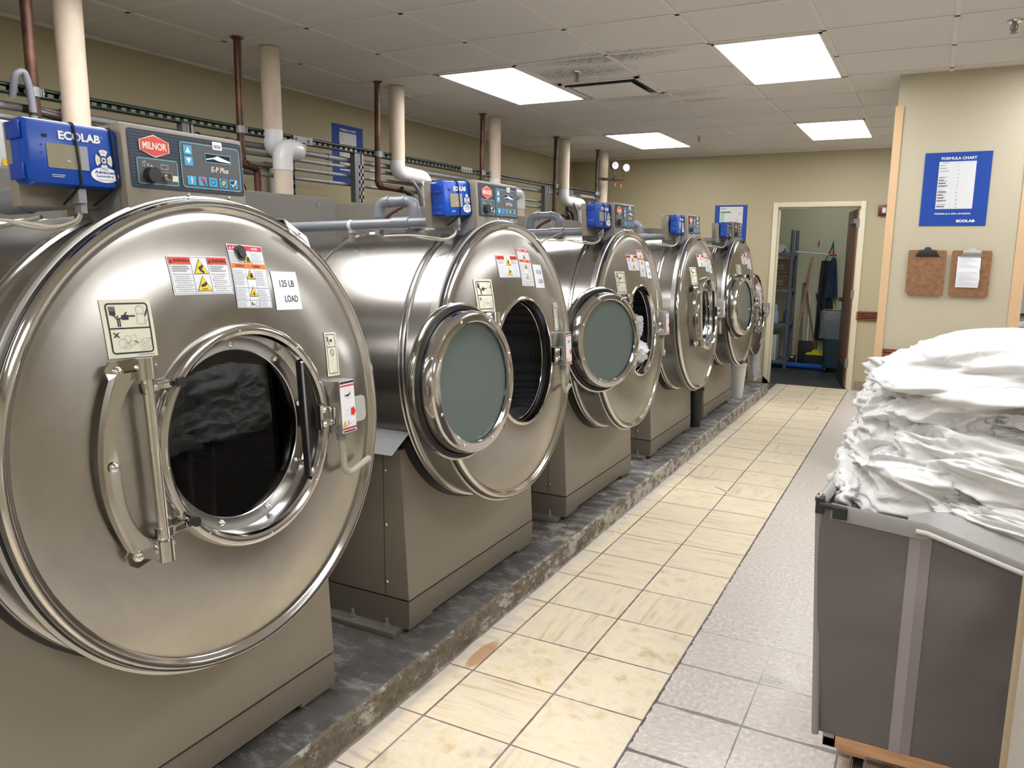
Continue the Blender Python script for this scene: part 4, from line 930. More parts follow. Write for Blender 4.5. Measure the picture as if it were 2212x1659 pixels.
for y in (1.855, 3.83, 6.86):
    b = M(ZINC).box(xr + .036, xr + .041, y - .085, y + .085, 2.204, 2.246)
    if y < 3: b.box(xr + .036, xr + .041, y - .025, y + .025, 2.16, 2.21)
    for q in (-.06, -.02, .02, .06) if y > 3 else (-.055, .055): b.cyl((xr + .04, y + q, 2.226), (xr + .05, y + q, 2.226), .012, 6)
    if y < 3: b.cyl((xr + .04, y, 2.18), (xr + .05, y, 2.18), .010, 6)
    b.build('splice_plate', t, o)
def post(y, w_, z0, label, m, fr=.5):
    o = (xr, y, z0); t = empty('strut_post', o, label, 'post', 'vertical struts under the rail')
    b = M(m); b.box(xr - .005, xr + .036, y - w_, y - w_ * .1, z0, 2.204); b.mat(STRUTY if m is STRUTY else STRUTG); b.box(xr + .0, xr + .036, y - w_ * .1, y - w_ * .1 + .003, z0, 2.204)
    n = int((2.15 - z0) / .05); yy0, yy1 = y - w_ * .1, y + w_
    m2 = ZINC if m is STRUTY else STRUTG; b.mat(m2); b.box(xr + .033, xr + .036, yy0, yy0 + (yy1 - yy0) * .3, z0, 2.204); b.box(xr + .033, xr + .036, yy1 - (yy1 - yy0) * .3, yy1, z0, 2.204); b.mat(BLACK).box(xr + .030, xr + .032, yy0, yy1, z0, 2.2); b.mat(m2)
    for k in range(n): b.box(xr + .033, xr + .036, yy0, yy1, z0 + .028 + k * .05, z0 + .05 + k * .05)
    b.build('channel', t, o); return t
post(.985, .035, 2.145, 'short grey strut stub under the rail above the nearest console', STRUTY)
post(1.715, .060, 1.60, 'black green strut post behind the white double elbow', STRUTG)
post(2.405, .045, 1.878, 'grey slotted strut post in front of the wall chart', STRUTY)
post(5.43, .055, 1.60, 'slotted strut post left of the third controller', STRUTY)
post(6.03, .055, 1.60, 'slotted strut post partly hidden by the white S bend near the far end', STRUTY)
CZ = [(2.160, .018, -1.6, 6.5), (2.112, .0125, -1.6, 4.6), (2.055, .0125, 1.0, 5.5), (1.998, .0125, 1.2, 5.4)]
CLb = ['thickest and topmost grey conduit right under the slotted rail', 'second grey conduit below the slotted rail', 'third grey conduit below the slotted rail', 'lowest grey conduit below the slotted rail']
for (z, r, a, c), l in zip(CZ, CLb):
    xx = PX - .075; b = M(ZINC).cyl((xx, a, z), (xx, c, z), r, 12)
    for q in (1.30, 2.15, 3.4, 4.8):
        if a < q < c: b.cyl((xx, q, z), (xx, q + .035, z), r * 1.2, 12)
    tag(b.build('conduit', None, (xx, a, z)), l, 'conduit', 'grey conduits under the rail')
b = M(ZINC).tube(fillet([(PX - .02, 6.3, 2.165), (PX - .02, 6.75, 2.17), (PX - .02, 6.98, 2.10), (PX - .02, 7.0, 1.7)], .12), .020, 12); tag(b.build('conduit', None, (PX - .02, 6.3, 2.165)), 'grey flexible conduit bending down at the far end of the rail', 'conduit')
b = M(PVC).tube(fillet([(PX + .03, .150, 1.9), (PX + .03, .135, 2.23), (PX + .03, .115, 2.30), (PX + .02, .082, 2.28), (PX - .02, .085, 2.19)], .04), .015, 12); b.mat(BLACK).cyl((PX + .03, .140, 2.12), (PX + .03, .140, 2.13), .018, 12); tag(b.build('cable_bundle', None, (PX, .06, 2.2)), 'grey cable bundle looped over the rail at the top left', 'cable')
b = M(BLACK)
for y in (.33, .42, 1.10): b.tube([(PX - .075 + .026 * math.cos(a), y, 2.15 + .03 * math.sin(a)) for a in [2 * PI * k / 14 for k in range(15)]], .004, 6, False)
tag(b.build('cable_tie', None, (PX - .075, .33, 2.15)), 'black cable ties around the topmost conduit near the left', 'cable tie')
b = M(IRON).tube(fillet([(PX - .075, .15, 2.16), (PX - .04, .3, 2.14), (PX - .05, .65, 2.09), (PX - .06, .8, 2.105)], .1), .018, 10); tag(b.build('cable', None, (PX, .2, 2.15)), 'dark cable sagging below the rail at the top left', 'cable')
# flexible dark hoses dropping behind the second and third controllers
for k, (y, l) in enumerate(((2.93, 'dark hose dropping behind the second washer controller'), (5.93, 'dark hoses dropping behind the third washer controller'))):
    b = M(IRON).tube(fillet([(PX + .04, y - .1, 2.0), (PX + .05, y + .02, 1.97), (PX + .06, y + .06, 1.80), (PX + .06, y + .06, 1.55)], .08), .018, 10); b.mat(ZINC).tube(fillet([(PX + .08, y - .03, 2.06), (PX + .09, y + .06, 1.99), (PX + .1, y + .1, 1.80), (PX + .1, y + .1, 1.55)], .08), .015, 10)
    tag(b.build('hose', None, (PX, y, 1.8)), l, 'hose')
b = M(FOIL).rings([[(PX + .12 + .03 * math.sin(k), 2.99 + .05 * k / 5 + d, 2.06 - .33 * k / 5) for d in (-.02, .02)] + [(PX + .123 + .03 * math.sin(k), 2.99 + .05 * k / 5 + d, 2.06 - .33 * k / 5) for d in (.02, -.02)] for k in range(6)]); tag(b.build('plastic_strip', None, (PX + .12, 3, 2)), 'white plastic strip hanging beside the hose left of the second controller', 'strip')
b = M(WPVC).cyl((-2.84, 2.3, 1.0), (-2.84, 2.3, 2.13), .02, 10); b.mat(IRON).box(-2.868, -2.81, 2.22, 2.38, 2.13, 2.16); tag(b.build('wall_pipe', None, (-2.84, 2.3, 1.0)), 'cream vertical pipe on the left wall beside the wall chart', 'pipe')
tag(M(COPPER).tube([(-2.82, 1.95, 2.12), (-2.80, 2.10, 1.75), (-2.79, 2.12, 1.5)], .005, 6).build('wire', None, (-2.82, 1.95, 2.0)), 'thin brown wire slanting on the left wall behind the rail', 'wire')
# blue tote at the far left edge
o = (-1.2, -.69, 1.795); t = empty('chemical_jug', o, 'white translucent jug standing on the cabinet at the far left edge', 'jug')
M(FOIL).box(-1.32, -1.15, -.70, -.505, 1.796, 1.945).build('body', t, o, bevel=.02); M(WPVC).cyl((-1.24, -.62, 1.944), (-1.24, -.62, 1.965), .025, 16).build('cap', t, o); M(YELLOW).box(-1.149, -1.148, -.56, -.53, 1.805, 1.825).build('label_patch', t, o)
# ================================================================ wall charts
def chart(label, P, w_, h_, kind, depth=.004):
    """P(x, y, h): x right, y up from the lower left corner"""
    c = P(w_ / 2, h_ / 2, 0); o = (c.x, c.y, c.z); R = empty('wall_chart', o, label, 'chart')
    b = MB().mat(POSTER if kind < 2 else POSTER); q = [P(a, e, d) for a, e, d in ((0, 0, 0), (w_, 0, 0), (w_, h_, 0), (0, h_, 0), (0, 0, depth), (w_, 0, depth), (w_, h_, depth), (0, h_, depth))]; b.hexa(q[:4], q[4:]); b.build('board', R, o)
    g = G(lambda x, y, h: P(x, y, depth + .0004 + h), .0006)
    if kind == 0:
        g.text(w_ / 2 + .005, h_ - .047, 'FORMULA CHART', .018, WHITE, 1, .02, .20, 'c'); g.rect(.085, .108, w_ - .085, h_ - .058, POSTERW, 1)
        ty = h_ - .068
        g.rect(.105, ty, .14, ty + .004, GREYINK, 2); g.rect(.170, ty, .225, ty + .004, PALEINK, 2); g.rect(.25, ty, .285, ty + .004, PALEINK, 2)
        for k in range(15):
            yy = ty - .010 - k * .0185; g.rect(.087, yy - .0115, w_ - .087, yy - .011, PALEINK, 2)
            if k % 5 != 3: g.rect(.090, yy - .005, .090 + .03 + .03 * ((k * 7) % 5) / 5, yy - .001, INK if k > 4 else GREYINK, 3); 
            if k > 3: g.rect(.090, yy - .010, .090 + .028 + .03 * ((k * 3) % 4) / 4, yy - .007, GREYINK, 3)
        for x in (.165, .235): g.rect(x, .11, x + .0006, h_ - .06, PALEINK, 2)
        for k, s_ in enumerate(('1', '2', '3', '4', '5', '6', '7', '8', '9', '10', '11', '12')): g.text(.195, ty - .026 - k * .0235, s_, .009, INK, 3)
        g.text(.085, .072, 'FÓRMULA DE LAVADO', .013, WHITE, 1, .02, .205); g.text(w_ - .062, .022, 'ECOLAB', .017, WHITE, 1, .05, .105, 'r')
    elif kind == 2:
        g.rect(.06, .05, w_ - .05, h_ - .02, POSTERW, 1); g.text(.07, h_ - .048, 'ECOLAB', .013, POSTER, 2, .03, .06); g.rect(.07, h_ - .092, .19, h_ - .075, simple('chart green', (.03, .25, .13), .5), 2); g.rect(.07, .08, .115, h_ - .095, simple('chart pale green', (.35, .6, .5), .5), 2)
        for k in range(8): g.rect(.12, h_ - .11 - k * .04, w_ - .07, h_ - .109 - k * .04, PALEINK, 2)
        g.rect(.2, h_ - .045, w_ - .07, h_ - .041, PALEINK, 2); g.circ(w_ - .085, h_ - .10, .02, PALEINK, 2, 14); g.circ(w_ - .115, h_ - .175, .008, GREYINK, 2, 10)
        for q in range(5): g.rect(.125 + .04 * q, .08, .1255 + .04 * q, h_ - .095, PALEINK, 2)
    g.build('printed_chart', R, o); return R
chart('blue chart poster with a handwritten number list on the pillar', lambda x, y, h: Vector((1.302 + x, 3.930 - h, 1.748 + y)), .380, .465, 0)
chart('blue chart poster on the left wall behind the slotted rail', lambda x, y, h: Vector((-2.87 + h, 2.99 + x, 2.076 + y)), .382, .462, 0)
chart('tall blue framed chart on the back wall left of the doorway', lambda x, y, h: Vector((-.980 + x, 7.751 - h, 1.45 + y)), .384, .67, 2)
# clipboards
def clipboard(x0, x1, label, paper, chip):
    z0, z1, y = 1.291, 1.590, 3.930; o = ((x0 + x1) / 2, y, z1); R = empty('clipboard', o, label, 'clipboard'); gg = G(None)
    pts = gg.rr(x0, z0, x1, z1, .012)
    if chip: pts = [p for p in pts if not (p[0] < x0 + .013 and p[1] < z0 + .013)] ; pts = gg.rr(x0, z0, x1, z1, .010)[:12] + [(x0, z0 + .022), (x0 + .006, z0 + .018), (x0 + .010, z0 + .006), (x0 + .018, z0)] + gg.rr(x0, z0, x1, z1, .010)[18:]
    M(HARDB).rings([[(a, y - d, c) for a, c in pts] for d in (.012, .016)]).build('board', R, o)
    cx = (x0 + x1) / 2; b = M(S_FLANGE if paper else BLACKM)
    b.rings([[(cx + sx * wx, y - d, z) for sx in (-1, 1) for z in (0,)] and [(cx - wx, y - d, z), (cx + wx, y - d, z), (cx + wx, y - d - .002, z), (cx - wx, y - d - .002, z)] for wx, d, z in ((.072, .017, 1.548), (.070, .022, 1.552), (.055, .026, 1.572), (.050, .022, 1.590), (.022, .020, 1.594), (.018, .018, 1.604), (.010, .0175, 1.610))], caps=True)
    b.cyl((cx - .05, y - .018, 1.583), (cx + .05, y - .018, 1.583), .006, 10); b.build('clip', R, o)
    M(ZINC).cyl((cx, y, 1.600), (cx, y - .02, 1.600), .003, 8).build('nail', R, o)
    if paper:
        b = M(PAPER); n = 8
        V = [[b.bm.verts.new((x0 + .035 + (x1 - x0 - .095) * i / n + (.006 * noise.noise(Vector((j * .9, 1, 1))) if i == n else 0), y - .0175 - .010 * abs(math.sin(j / 6 * PI * .9)) * (.5 + .5 * i / n), 1.552 - .200 * j / 6)) for i in range(n + 1)] for j in range(7)]
        for j in range(6):
            for i in range(n): b.face([V[j][i], V[j][i + 1], V[j + 1][i + 1], V[j + 1][i]])
        b.mat(PALEINK)
        for k in range(14):
            z = 1.538 - k * .0125
            if k in (5, 6): continue
            j = (1.552 - z) / .2; d = .0190 + .010 * abs(math.sin(j * PI * .9))
            b.poly([(x0 + .045, y - d - .001, z), (x0 + .12 + .03 * math.sin(k * 2.1), y - d - .001, z), (x0 + .12 + .03 * math.sin(k * 2.1), y - d - .001, z - .003), (x0 + .045, y - d - .001, z - .003)])
        b.build('paper', R, o)
clipboard(1.257, 1.482, 'brown clipboard without paper, left one on the pillar', False, True)
clipboard(1.512, 1.738, 'brown clipboard holding a folded white sheet, right one on the pillar', True, False)
# fire call point
o = (.885, 7.751, 2.03); t = empty('fire_call_point', o, 'small maroon alarm box on the back wall beside the pillar edge', 'alarm box')
M(REDBOX).box(.828, .948, 7.715, 7.751, 1.975, 2.095).build('body', t, o, bevel=.005); b = M(PALEINK).box(.868, .908, 7.708, 7.716, 2.005, 2.065); b.mat(WHITE).cyl((.888, 7.708, 2.035), (.888, 7.704, 2.035), .012, 12); b.build('glass_panel', t, o)
o = (.905, 7.745, 1.0)

# ================================================================ closet contents
def tube_thing(name, pts, r, m, label, cat, group=None, rad=.02):
    return tag(M(m).tube(fillet(pts, rad), r, 12).build(name, None, pts[-1]), label, cat, group)
o = (-.5, 9.4, 0); t = empty('plastic_shelf', o, 'grey plastic shelving unit inside the closet on the left', 'shelf')
for z in (.105, .61, 1.075, 1.56):
    b = M(DARKSH).box(-.80, -.235, 9.1, 9.55, z - .045, z); b.build('shelf_board', t, o, bevel=.006)
for x, y in ((-.26, 9.12), (-.26, 9.53), (-.78, 9.12), (-.78, 9.53)): M(DARKSH).cyl((x, y, 0), (x, y, 1.86 if x > -.5 else 1.56), .024, 14).build('post', t, o)
def carton(x0, x1, y0, z0, z1, m, label):
    o = ((x0 + x1) / 2, y0, z0); b = M(m).box(x0, x1, y0, y0 + .3, z0 + .001, z1); R = empty('carton', o, label, 'box'); b.build('box', R, o, bevel=.003)
    g = G(lambda x, y, h: Vector((x, y0 - .001 - h, y)), .0006); g.rline(x0 + .02, z0 + .015, x1 - .02, z1 - .03, .004, .003, CARD if m is not CARD else WOOD, 1)
    for k in range(3): g.rect(x0 + .05, z0 + .06 + k * .025, x1 - .08, z0 + .068 + k * .025, GREYINK, 1)
    g.build('print', R, o)
carton(-.56, -.265, 9.13, 1.075, 1.28, CARD, 'brown cardboard box standing on the second closet shelf from the top')
carton(-.56, -.265, 9.13, 1.281, 1.47, CARD, 'brown cardboard box stacked on another under the top closet shelf')
carton(-.60, -.385, 9.12, .105, .45, PAPER, 'white printed box on the bottom closet shelf')
def bottle(x, y, z, s_, label, m):
    o = (x, y, z); R = empty('spray_bottle', o, label, 'bottle')
    f = lambda t_, u, v: Vector((x + u, y + v, z + t_))
    M(m).lathe([(.001, .001), (.001, .042 * s_), (.006, .045 * s_), (.13 * s_, .045 * s_), (.165 * s_, .030 * s_), (.185 * s_, .016 * s_), (.20 * s_, .015 * s_)], f, 24).build('body', R, o)
    M(WHITE).lathe([(.198 * s_, .018 * s_), (.225 * s_, .018 * s_), (.24 * s_, .010 * s_), (.243 * s_, .001)], f, 16).build('cap', R, o)
bottle(-.43, 9.2, .61, 1.05, 'pale blue plastic bottle on the closet shelf', BOTTLE)
bottle(-.31, 9.35, .61, .95, 'darker blue jug behind the closet shelf post', simple('blue jug', (.05, .2, .35), .3))
def rollt(x, r, m, label): tag(M(m).cyl((x, 9.13, 1.561 + r), (x, 9.35, 1.561 + r), r, 24).build('paper_roll', None, (x, 9.13, 1.561)), label, 'roll')
rollt(-.42, .055, WPVC, 'white roll lying on the top closet shelf'); rollt(-.30, .045, BOTTLE, 'pale blue roll lying on the top closet shelf beside the white roll')
b = M(WPVC).cyl((-.235, 9.25, 1.575), (.17, 9.45, 1.54), .010, 12); b.mat(RED).cyl((.17, 9.45, 1.54), (.26, 9.49, 1.532), .0125, 12); tag(b.build('extension_pole', None, (-.235, 9.25, 1.575)), 'white pole with a red grip poking out from the top shelf', 'pole')
def tool(name, a, c, r, m, label, cat, head=None):
    a, c = Vector(a), Vector(c); o = a; R = empty(name, o, label, cat); M(m).cyl(a, c, r, 12).build('handle', R, o)
    if head: head(R, o)
def h_mop(R, o):
    b = M(BLACKM).box(-.23, -.16, 9.33, 9.42, .03, .16); b.mat(WHITE).box(-.215, -.175, 9.325, 9.33, .13, .15); b.build('mop_clamp', R, o, bevel=.006)
tool('mop', (-.195, 9.38, .10), (-.065, 9.68, 1.50), .014, WOOD, 'wooden handled mop leaning on the closet wall', 'mop', h_mop)
def h_pan(R, o):
    M(BLACKM).box(-.14, .10, 9.42, 9.50, .02, .36).build('pan', R, o, bevel=.006)
tool('dustpan', (-.03, 9.47, .30), (-.06, 9.68, 1.0), .012, WPVC, 'black upright dustpan with a white handle on the closet floor', 'dustpan', h_pan)
def h_br(x):
    def h(R, o):
        b = M(BRIGHTY); b.rings([[(x + sx * w_, 9.36 + d, z) for sx, d in ((-1, -.03), (1, -.03), (1, .03), (-1, .03))] for w_, z in ((.125, .185), (.12, .205), (.05, .225), (.03, .255))]); b.build('broom_cap', R, o)
        b = M(BLACKM); b.rings([[(x + sx * w_, 9.36 + d, z) for sx, d in ((-1, -.035), (1, -.035), (1, .035), (-1, .035))] for w_, z in ((.14, .02), (.125, .185))]); b.build('bristles', R, o)
    return h
tool('broom', (.10, 9.36, .24), (-.14, 9.70, 1.15), .012, WOODD, 'broom with a yellow cap leaning left in the closet', 'broom', h_br(.10))
tool('broom', (.22, 9.44, .26), (.02, 9.72, 1.0), .011, BLACKM, 'broom with a yellow cap half hidden beside the bin', 'broom', lambda R, o: (M(BRIGHTY).box(.14, .32, 9.44, 9.50, .20, .24).build('broom_cap', R, o, bevel=.008), M(BLACKM).box(.13, .33, 9.44, 9.50, .02, .20).build('bristles', R, o)))
tool('pole', (-.12, 9.62, .03), (-.165, 9.72, 1.15), .012, ZINC, 'grey metal pole beside the closet shelf', 'pole')
tool('pole', (.33, 9.60, .3), (.18, 9.73, 1.45), .010, BRIGHTY, 'yellow pole behind the dark apron', 'pole')
for x, l in ((.0, 'left coat hook on the closet wall'), (.185, 'middle coat hook holding the dark apron'), (.36, 'right coat hook on the closet wall')):
    b = M(ZINC).box(x - .008, x + .008, 9.742, 9.75, 1.66, 1.73); b.tube(fillet([(x, 9.742, 1.70), (x, 9.70, 1.69), (x, 9.70, 1.73)], .01), .005, 8); tag(b.build('coat_hook', None, (x, 9.745, 1.7)), l, 'hook', 'coat hooks on the closet wall')
def cloth(x0, x1, xt0, xt1, z0, z1, y, m, name, parent, o, amp=.02, k0=0):
    b = M(m); n, q = 14, 20; F = []
    for j in range(q + 1):
        s_ = j / q; row = []
        for i in range(n + 1):
            u = i / n; xa = xt0 + (x0 - xt0) * s_ ** .6; xb = xt1 + (x1 - xt1) * s_ ** .6
            row.append((xa + (xb - xa) * u, y + amp * math.sin(u * 9 + k0 + s_ * 1.5) * (.3 + s_), z1 + (z0 - z1) * s_))
        F.append(row)
    A = [[b.bm.verts.new(p) for p in r] for r in F]; B = [[b.bm.verts.new((p[0], p[1] + .012, p[2])) for p in r] for r in F]
    for j in range(q):
        for i in range(n): b.face([A[j][i], A[j][i + 1], A[j + 1][i + 1], A[j + 1][i]]); b.face([B[j][i + 1], B[j][i], B[j + 1][i], B[j + 1][i + 1]])
    for j in range(q): b.face([A[j][0], A[j + 1][0], B[j + 1][0], B[j][0]]); b.face([A[j][n], B[j][n], B[j + 1][n], A[j + 1][n]])
    for i in range(n): b.face([A[0][i], B[0][i], B[0][i + 1], A[0][i + 1]]); b.face([A[q][i], A[q][i + 1], B[q][i + 1], B[q][i]])
    return b.build(name, parent, o)
o = (.18, 9.69, 1.66); t = empty('apron', o, 'long dark apron hanging in the middle of the closet', 'apron')
cloth(.03, .28, .06, .22, .36, 1.46, 9.66, APRON, 'body', t, o); cloth(.14, .30, .19, .24, .95, 1.50, 9.63, APRONB, 'bib_fold', t, o, .015, 2)
tube_thing('strap', [(.10, 9.66, 1.45), (.17, 9.68, 1.62), (.185, 9.70, 1.70), (.20, 9.68, 1.62), (.21, 9.66, 1.45)], .006, BLACKM, None, None).parent = None
s_ = [x for x in COL.objects if x.name == 'strap'][0]; s_.parent = t; s_.location = Vector(s_.location) - Vector(o)
for k in list(s_.keys()): pass
# wheeled bin
o = (.36, 9.05, 0); t = empty('wheeled_bin', o, 'dark teal bin with a clear liner standing behind the closet door', 'bin')
b = M(TRASHB); b.rings([[(.37 + a, 9.12 + c, z) for a, c in G(None).rr(-w_, -w_, w_, w_, .05)] for w_, z in ((.13, .07), (.17, .78), (.18, .79), (.18, .81), (.16, .81), (.12, .09))]); b.build('body', t, o)
b = M(BAG); R_ = G(None).rr(-.19, -.19, .19, .19, .06); b.rings([[(.37 + a * s2 + .008 * noise.noise(Vector((k * 3.1, z * 9, 0))), 9.12 + c * s2 + .012 * noise.noise(Vector((k * 2.1, z * 11, 4))), z + .012 * noise.noise(Vector((k, z, 9)))) for k, (a, c) in enumerate(R_)] for s2, z in ((.86, .70), (.97, .825), (1.03, .80), (1.06, .6), (1.10, .46), (1.0, .45))], caps=False); b.build('liner', t, o)
for x, y in ((.27, 9.0), (.47, 9.0), (.27, 9.24), (.47, 9.24)):
    M(BLACK).cyl((x - .012, y, .038), (x + .012, y, .038), .035, 16).build('caster', t, o)
b = M(MOPBLUE); b.rings([[(x, 9.22 + .055 * math.cos(a) * (1 + .2 * noise.noise(Vector((x * 14, a, 0)))), .042 + (.036 + .008 * noise.noise(Vector((x * 20, a, 3)))) * math.sin(a)) for a in [2 * PI * k / 14 for k in range(14)]] for x in [-.62 + .85 * j / 50 for j in range(51)]])
tag(b.build('dust_mop', None, (-.2, 9.22, 0)), 'long blue dust mop head lying across the closet floor', 'mop')

# ================================================================ bins on the plinth
def bin_(x, y, r0, r1, h, m, label):
    f = lambda t_, u, v: Vector((x + u, y + v, .106 + t_)); t = empty('waste_bin', (x, y, .105), label, 'bin')
    M(m).lathe([(0, .001), (0, r0), (h, r1), (h + .004, r1 + .004), (h + .004, r1 - .002), (h, r1 - .003), (.01, r0 - .003), (.008, .001)], f, 28).build('body', t, (x, y, .105))
    M(m).lathe([(h - .02, r1 - .001), (h - .018, r1 + .003), (h - .006, r1 + .0035), (h - .004, r1)], f, 28).build('rim', t, (x, y, .105))
bin_(-.262, 4.455, .048, .066, .325, BLACKM, 'narrow black bin standing on the plinth below the fourth washer')
bin_(-.238, 5.985, .058, .085, .345, WPVC, 'white bin standing on the plinth below the fifth washer')
b = M(FOIL); n = 20
V = [[b.bm.verts.new((-.33 + .05 * (j / n) * math.sin(i * .9 + 2) + .02 * noise.noise(Vector((i, j * .5, 2))) + (.06 * (1 - j / n) ** 3), 7.10 + .42 * i / n, .106 + .42 * j / n)) for i in range(n + 1)] for j in range(n + 1)]
for j in range(n):
    for i in range(n): b.face([V[j][i], V[j][i + 1], V[j + 1][i + 1], V[j + 1][i]])
bmesh.ops.solidify(b.bm, geom=b.bm.faces[:], thickness=.006)
tag(b.build('plastic_sheet', None, (-.33, 7.3, .106)), 'white plastic sheet standing between the last washer and the doorway', 'sheet')
o = (-.19, 7.10, .93); t = empty('switch_box', o, 'grey switch box with a thin looping cable right of the last washer', 'switch box')
M(ZINC).box(-.235, -.16, 7.05, 7.12, .875, 1.01).build('body', t, o, bevel=.004); M(CABLED).tube(fillet([(-.19, 7.10, .88), (-.19, 7.11, .60), (-.25, 7.05, .565), (-.40, 6.9, .56)], .05), .007, 8).build('cable', t, o); M(S_FLANGE).box(-.162, -.155, 7.06, 7.10, .915, .955).build('latch_plate', t, o)
b = M(ZINC).box(-.42, -.20, 7.07, 7.10, .94, .96); b.build('arm', t, o)
b = M(WPVC).tube([(.335, 3.055, .004), (.30, 3.09, .006), (.24, 3.13, .004)], .004, 6); b.dome((.345, 3.04, .001), (0, 0, 1), .012, .012); tag(b.build('plastic_scrap', None, (.3, 3.1, 0)), 'small white plastic scrap lying on the cream floor tiles', 'scrap')
tag(M(WPVC).cyl((-.085, 2.235, .006), (-.072, 2.26, .006), .006, 8).build('paper_scrap', None, (-.08, 2.25, 0)), 'tiny white scrap at the foot of the plinth below the third washer', 'scrap')

# ================================================================ linens
def bundle(name, c, r, rot, seed, m, label, group=None, amp=.16, sub=5, freq=2.6, st=(.35, 1, 1), twist=0, sag=0, cat='linen'):
    bm = bmesh.new(); bmesh.ops.create_icosphere(bm, subdivisions=sub, radius=1.0)
    Rm = Matrix.Rotation(math.radians(rot[2]), 3, 'Z') @ Matrix.Rotation(math.radians(rot[1]), 3, 'Y') @ Matrix.Rotation(math.radians(rot[0]), 3, 'X')
    sv = Vector((seed * 13.7, seed * 5.1, seed * 9.3)); A = (r[0] * r[1] * r[2]) ** (1 / 3)
    for v in bm.verts:
        d = v.co.copy(); p = Vector((d.x * st[0] * freq, d.y * st[1] * freq, d.z * st[2] * freq))
        if twist:
            a = d.x * twist; p = Vector((p.x, p.y * math.cos(a) - p.z * math.sin(a), p.y * math.sin(a) + p.z * math.cos(a)))
        wv = Vector((noise.noise(p * .7 + sv), noise.noise(p * .7 + sv + Vector((9, 0, 0))), noise.noise(p * .7 + sv + Vector((0, 9, 0))))) * .7
        q = p + wv + sv
        f1 = 1 - abs(noise.noise(q * 1.0)) * 3.0; f2 = 1 - abs(noise.noise(q * 2.3 + Vector((3, 1, 2)))) * 3.4; f3 = 1 - abs(noise.noise(q * 5.1)) * 2.4
        lo = noise.noise(d * 1.3 + sv) * .35
        h = 1 + lo * .7 + amp * (1.05 * max(f1, -.5) + .38 * max(f2, -.3) + .07 * f3 - .4)
        u = Vector((math.copysign(abs(d.x) ** .85, d.x) * r[0], math.copysign(abs(d.y) ** .85, d.y) * r[1], math.copysign(abs(d.z) ** .9, d.z) * r[2])) * h
        v.co = Rm @ u
        if sag: v.co.z -= sag * (v.co.x ** 2 + v.co.y ** 2)
    for f in bm.faces: f.smooth = True
    me = bpy.data.meshes.new(name); bm.to_mesh(me); bm.free(); me.materials.append(m)
    o = bpy.data.objects.new(name, me); COL.objects.link(o); o.location = c; return tag(o, label, cat, group)
GR = 'white linens heaped in the canvas cart'
bundle('bed_sheet', (1.60, .72, 1.195), (.34, .30, .125), (6, -6, 8), 3.1, LINEN, 'big smooth white sheet draped on top of the cart heap', GR, .13, 6, 2.2, (.5, 1, 1))
bundle('bed_sheet', (1.37, .66, 1.085), (.145, .20, .10), (0, -25, 10), 7.4, LINEN, 'white sheet bulging out on the left of the heap below the top sheet', GR, .18, 6, 2.4)
bundle('bed_sheet', (1.445, .50, 1.045), (.235, .075, .080), (0, -36, 2), 11.9, LINEN, 'white sheet twisted into a thick rope across the front of the heap', GR, .17, 6, 3.2, (1.6, .7, .7), 1.5)
bundle('bed_sheet', (1.72, .50, 1.095), (.15, .09, .06), (0, 8, 0), 17.2, LINEN, 'small crumpled white sheet at the right edge under the top sheet', GR, .26, 6, 3.4)
bundle('bed_sheet', (1.64, .46, .965), (.29, .17, .105), (4, 12, 0), 21.3, LINEN, 'wide white sheet bulging over the front rim of the cart', GR, .15, 6, 2.6, (.5, 1, 1))
bundle('bed_sheet', (1.40, .56, .915), (.20, .26, .12), (0, 10, 0), 27.7, LINEN, 'white sheet filling the left of the cart behind the rim', GR, .16, 6, 2.4)
bundle('pillowcase', (1.232, .42, .872), (.035, .10, .055), (8, 0, 4), 31.9, LINEN, 'white pillowcase hanging over the left rim of the cart', GR, .20, 5, 2.2)
bundle('bed_sheet', (1.70, .30, .84), (.24, .055, .055), (0, 11, 0), 35.5, LINEN, 'loose white sheet fold resting along the sloping front hem', GR, .2, 6, 2.8, (.6, 1, 1))
bundle('bed_sheet', (1.62, .85, .85), (.33, .3, .2), (0, 0, 0), 41.5, LINEN, 'white sheets packed at the back of the cart under the heap', GR, .12, 5, 2.2)
# inside the drums
DG = 'white linens inside the washer drums'
yc = YC[2]
for k, (p, r, l, m) in enumerate((((-.135, .10, .965), (.08, .13, .085), 'bright white linens at the bottom of the third washer opening', LINEN), ((-.24, .02, .83), (.14, .2, .11), 'white linens lying deepest in the third washer drum', LINEN), ((-.17, .12, 1.12), (.085, .085, .085), 'greyish linen in the middle of the third washer drum', LINENG), ((-.21, .06, 1.22), (.08, .09, .06), 'grey linen at the top of the third washer load', LINENG), ((-.17, -.01, 1.06), (.09, .10, .12), 'greyish linen left in the third washer drum', LINENG))):
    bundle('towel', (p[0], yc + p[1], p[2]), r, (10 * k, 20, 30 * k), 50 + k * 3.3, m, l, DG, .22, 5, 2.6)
for k, (p, r, l) in enumerate((((-.135, .12, 1.20), (.06, .07, .09), 'white linen at the top of the fifth washer opening'), ((-.135, .10, 1.0), (.07, .09, .10), 'white linen at the bottom of the fifth washer opening'))):
    bundle('towel', (p[0], YC[4] + p[1], p[2]), r, (15 * k, 10, 0), 80 + k * 3.3, LINEN, l, DG, .2, 5, 2.4)

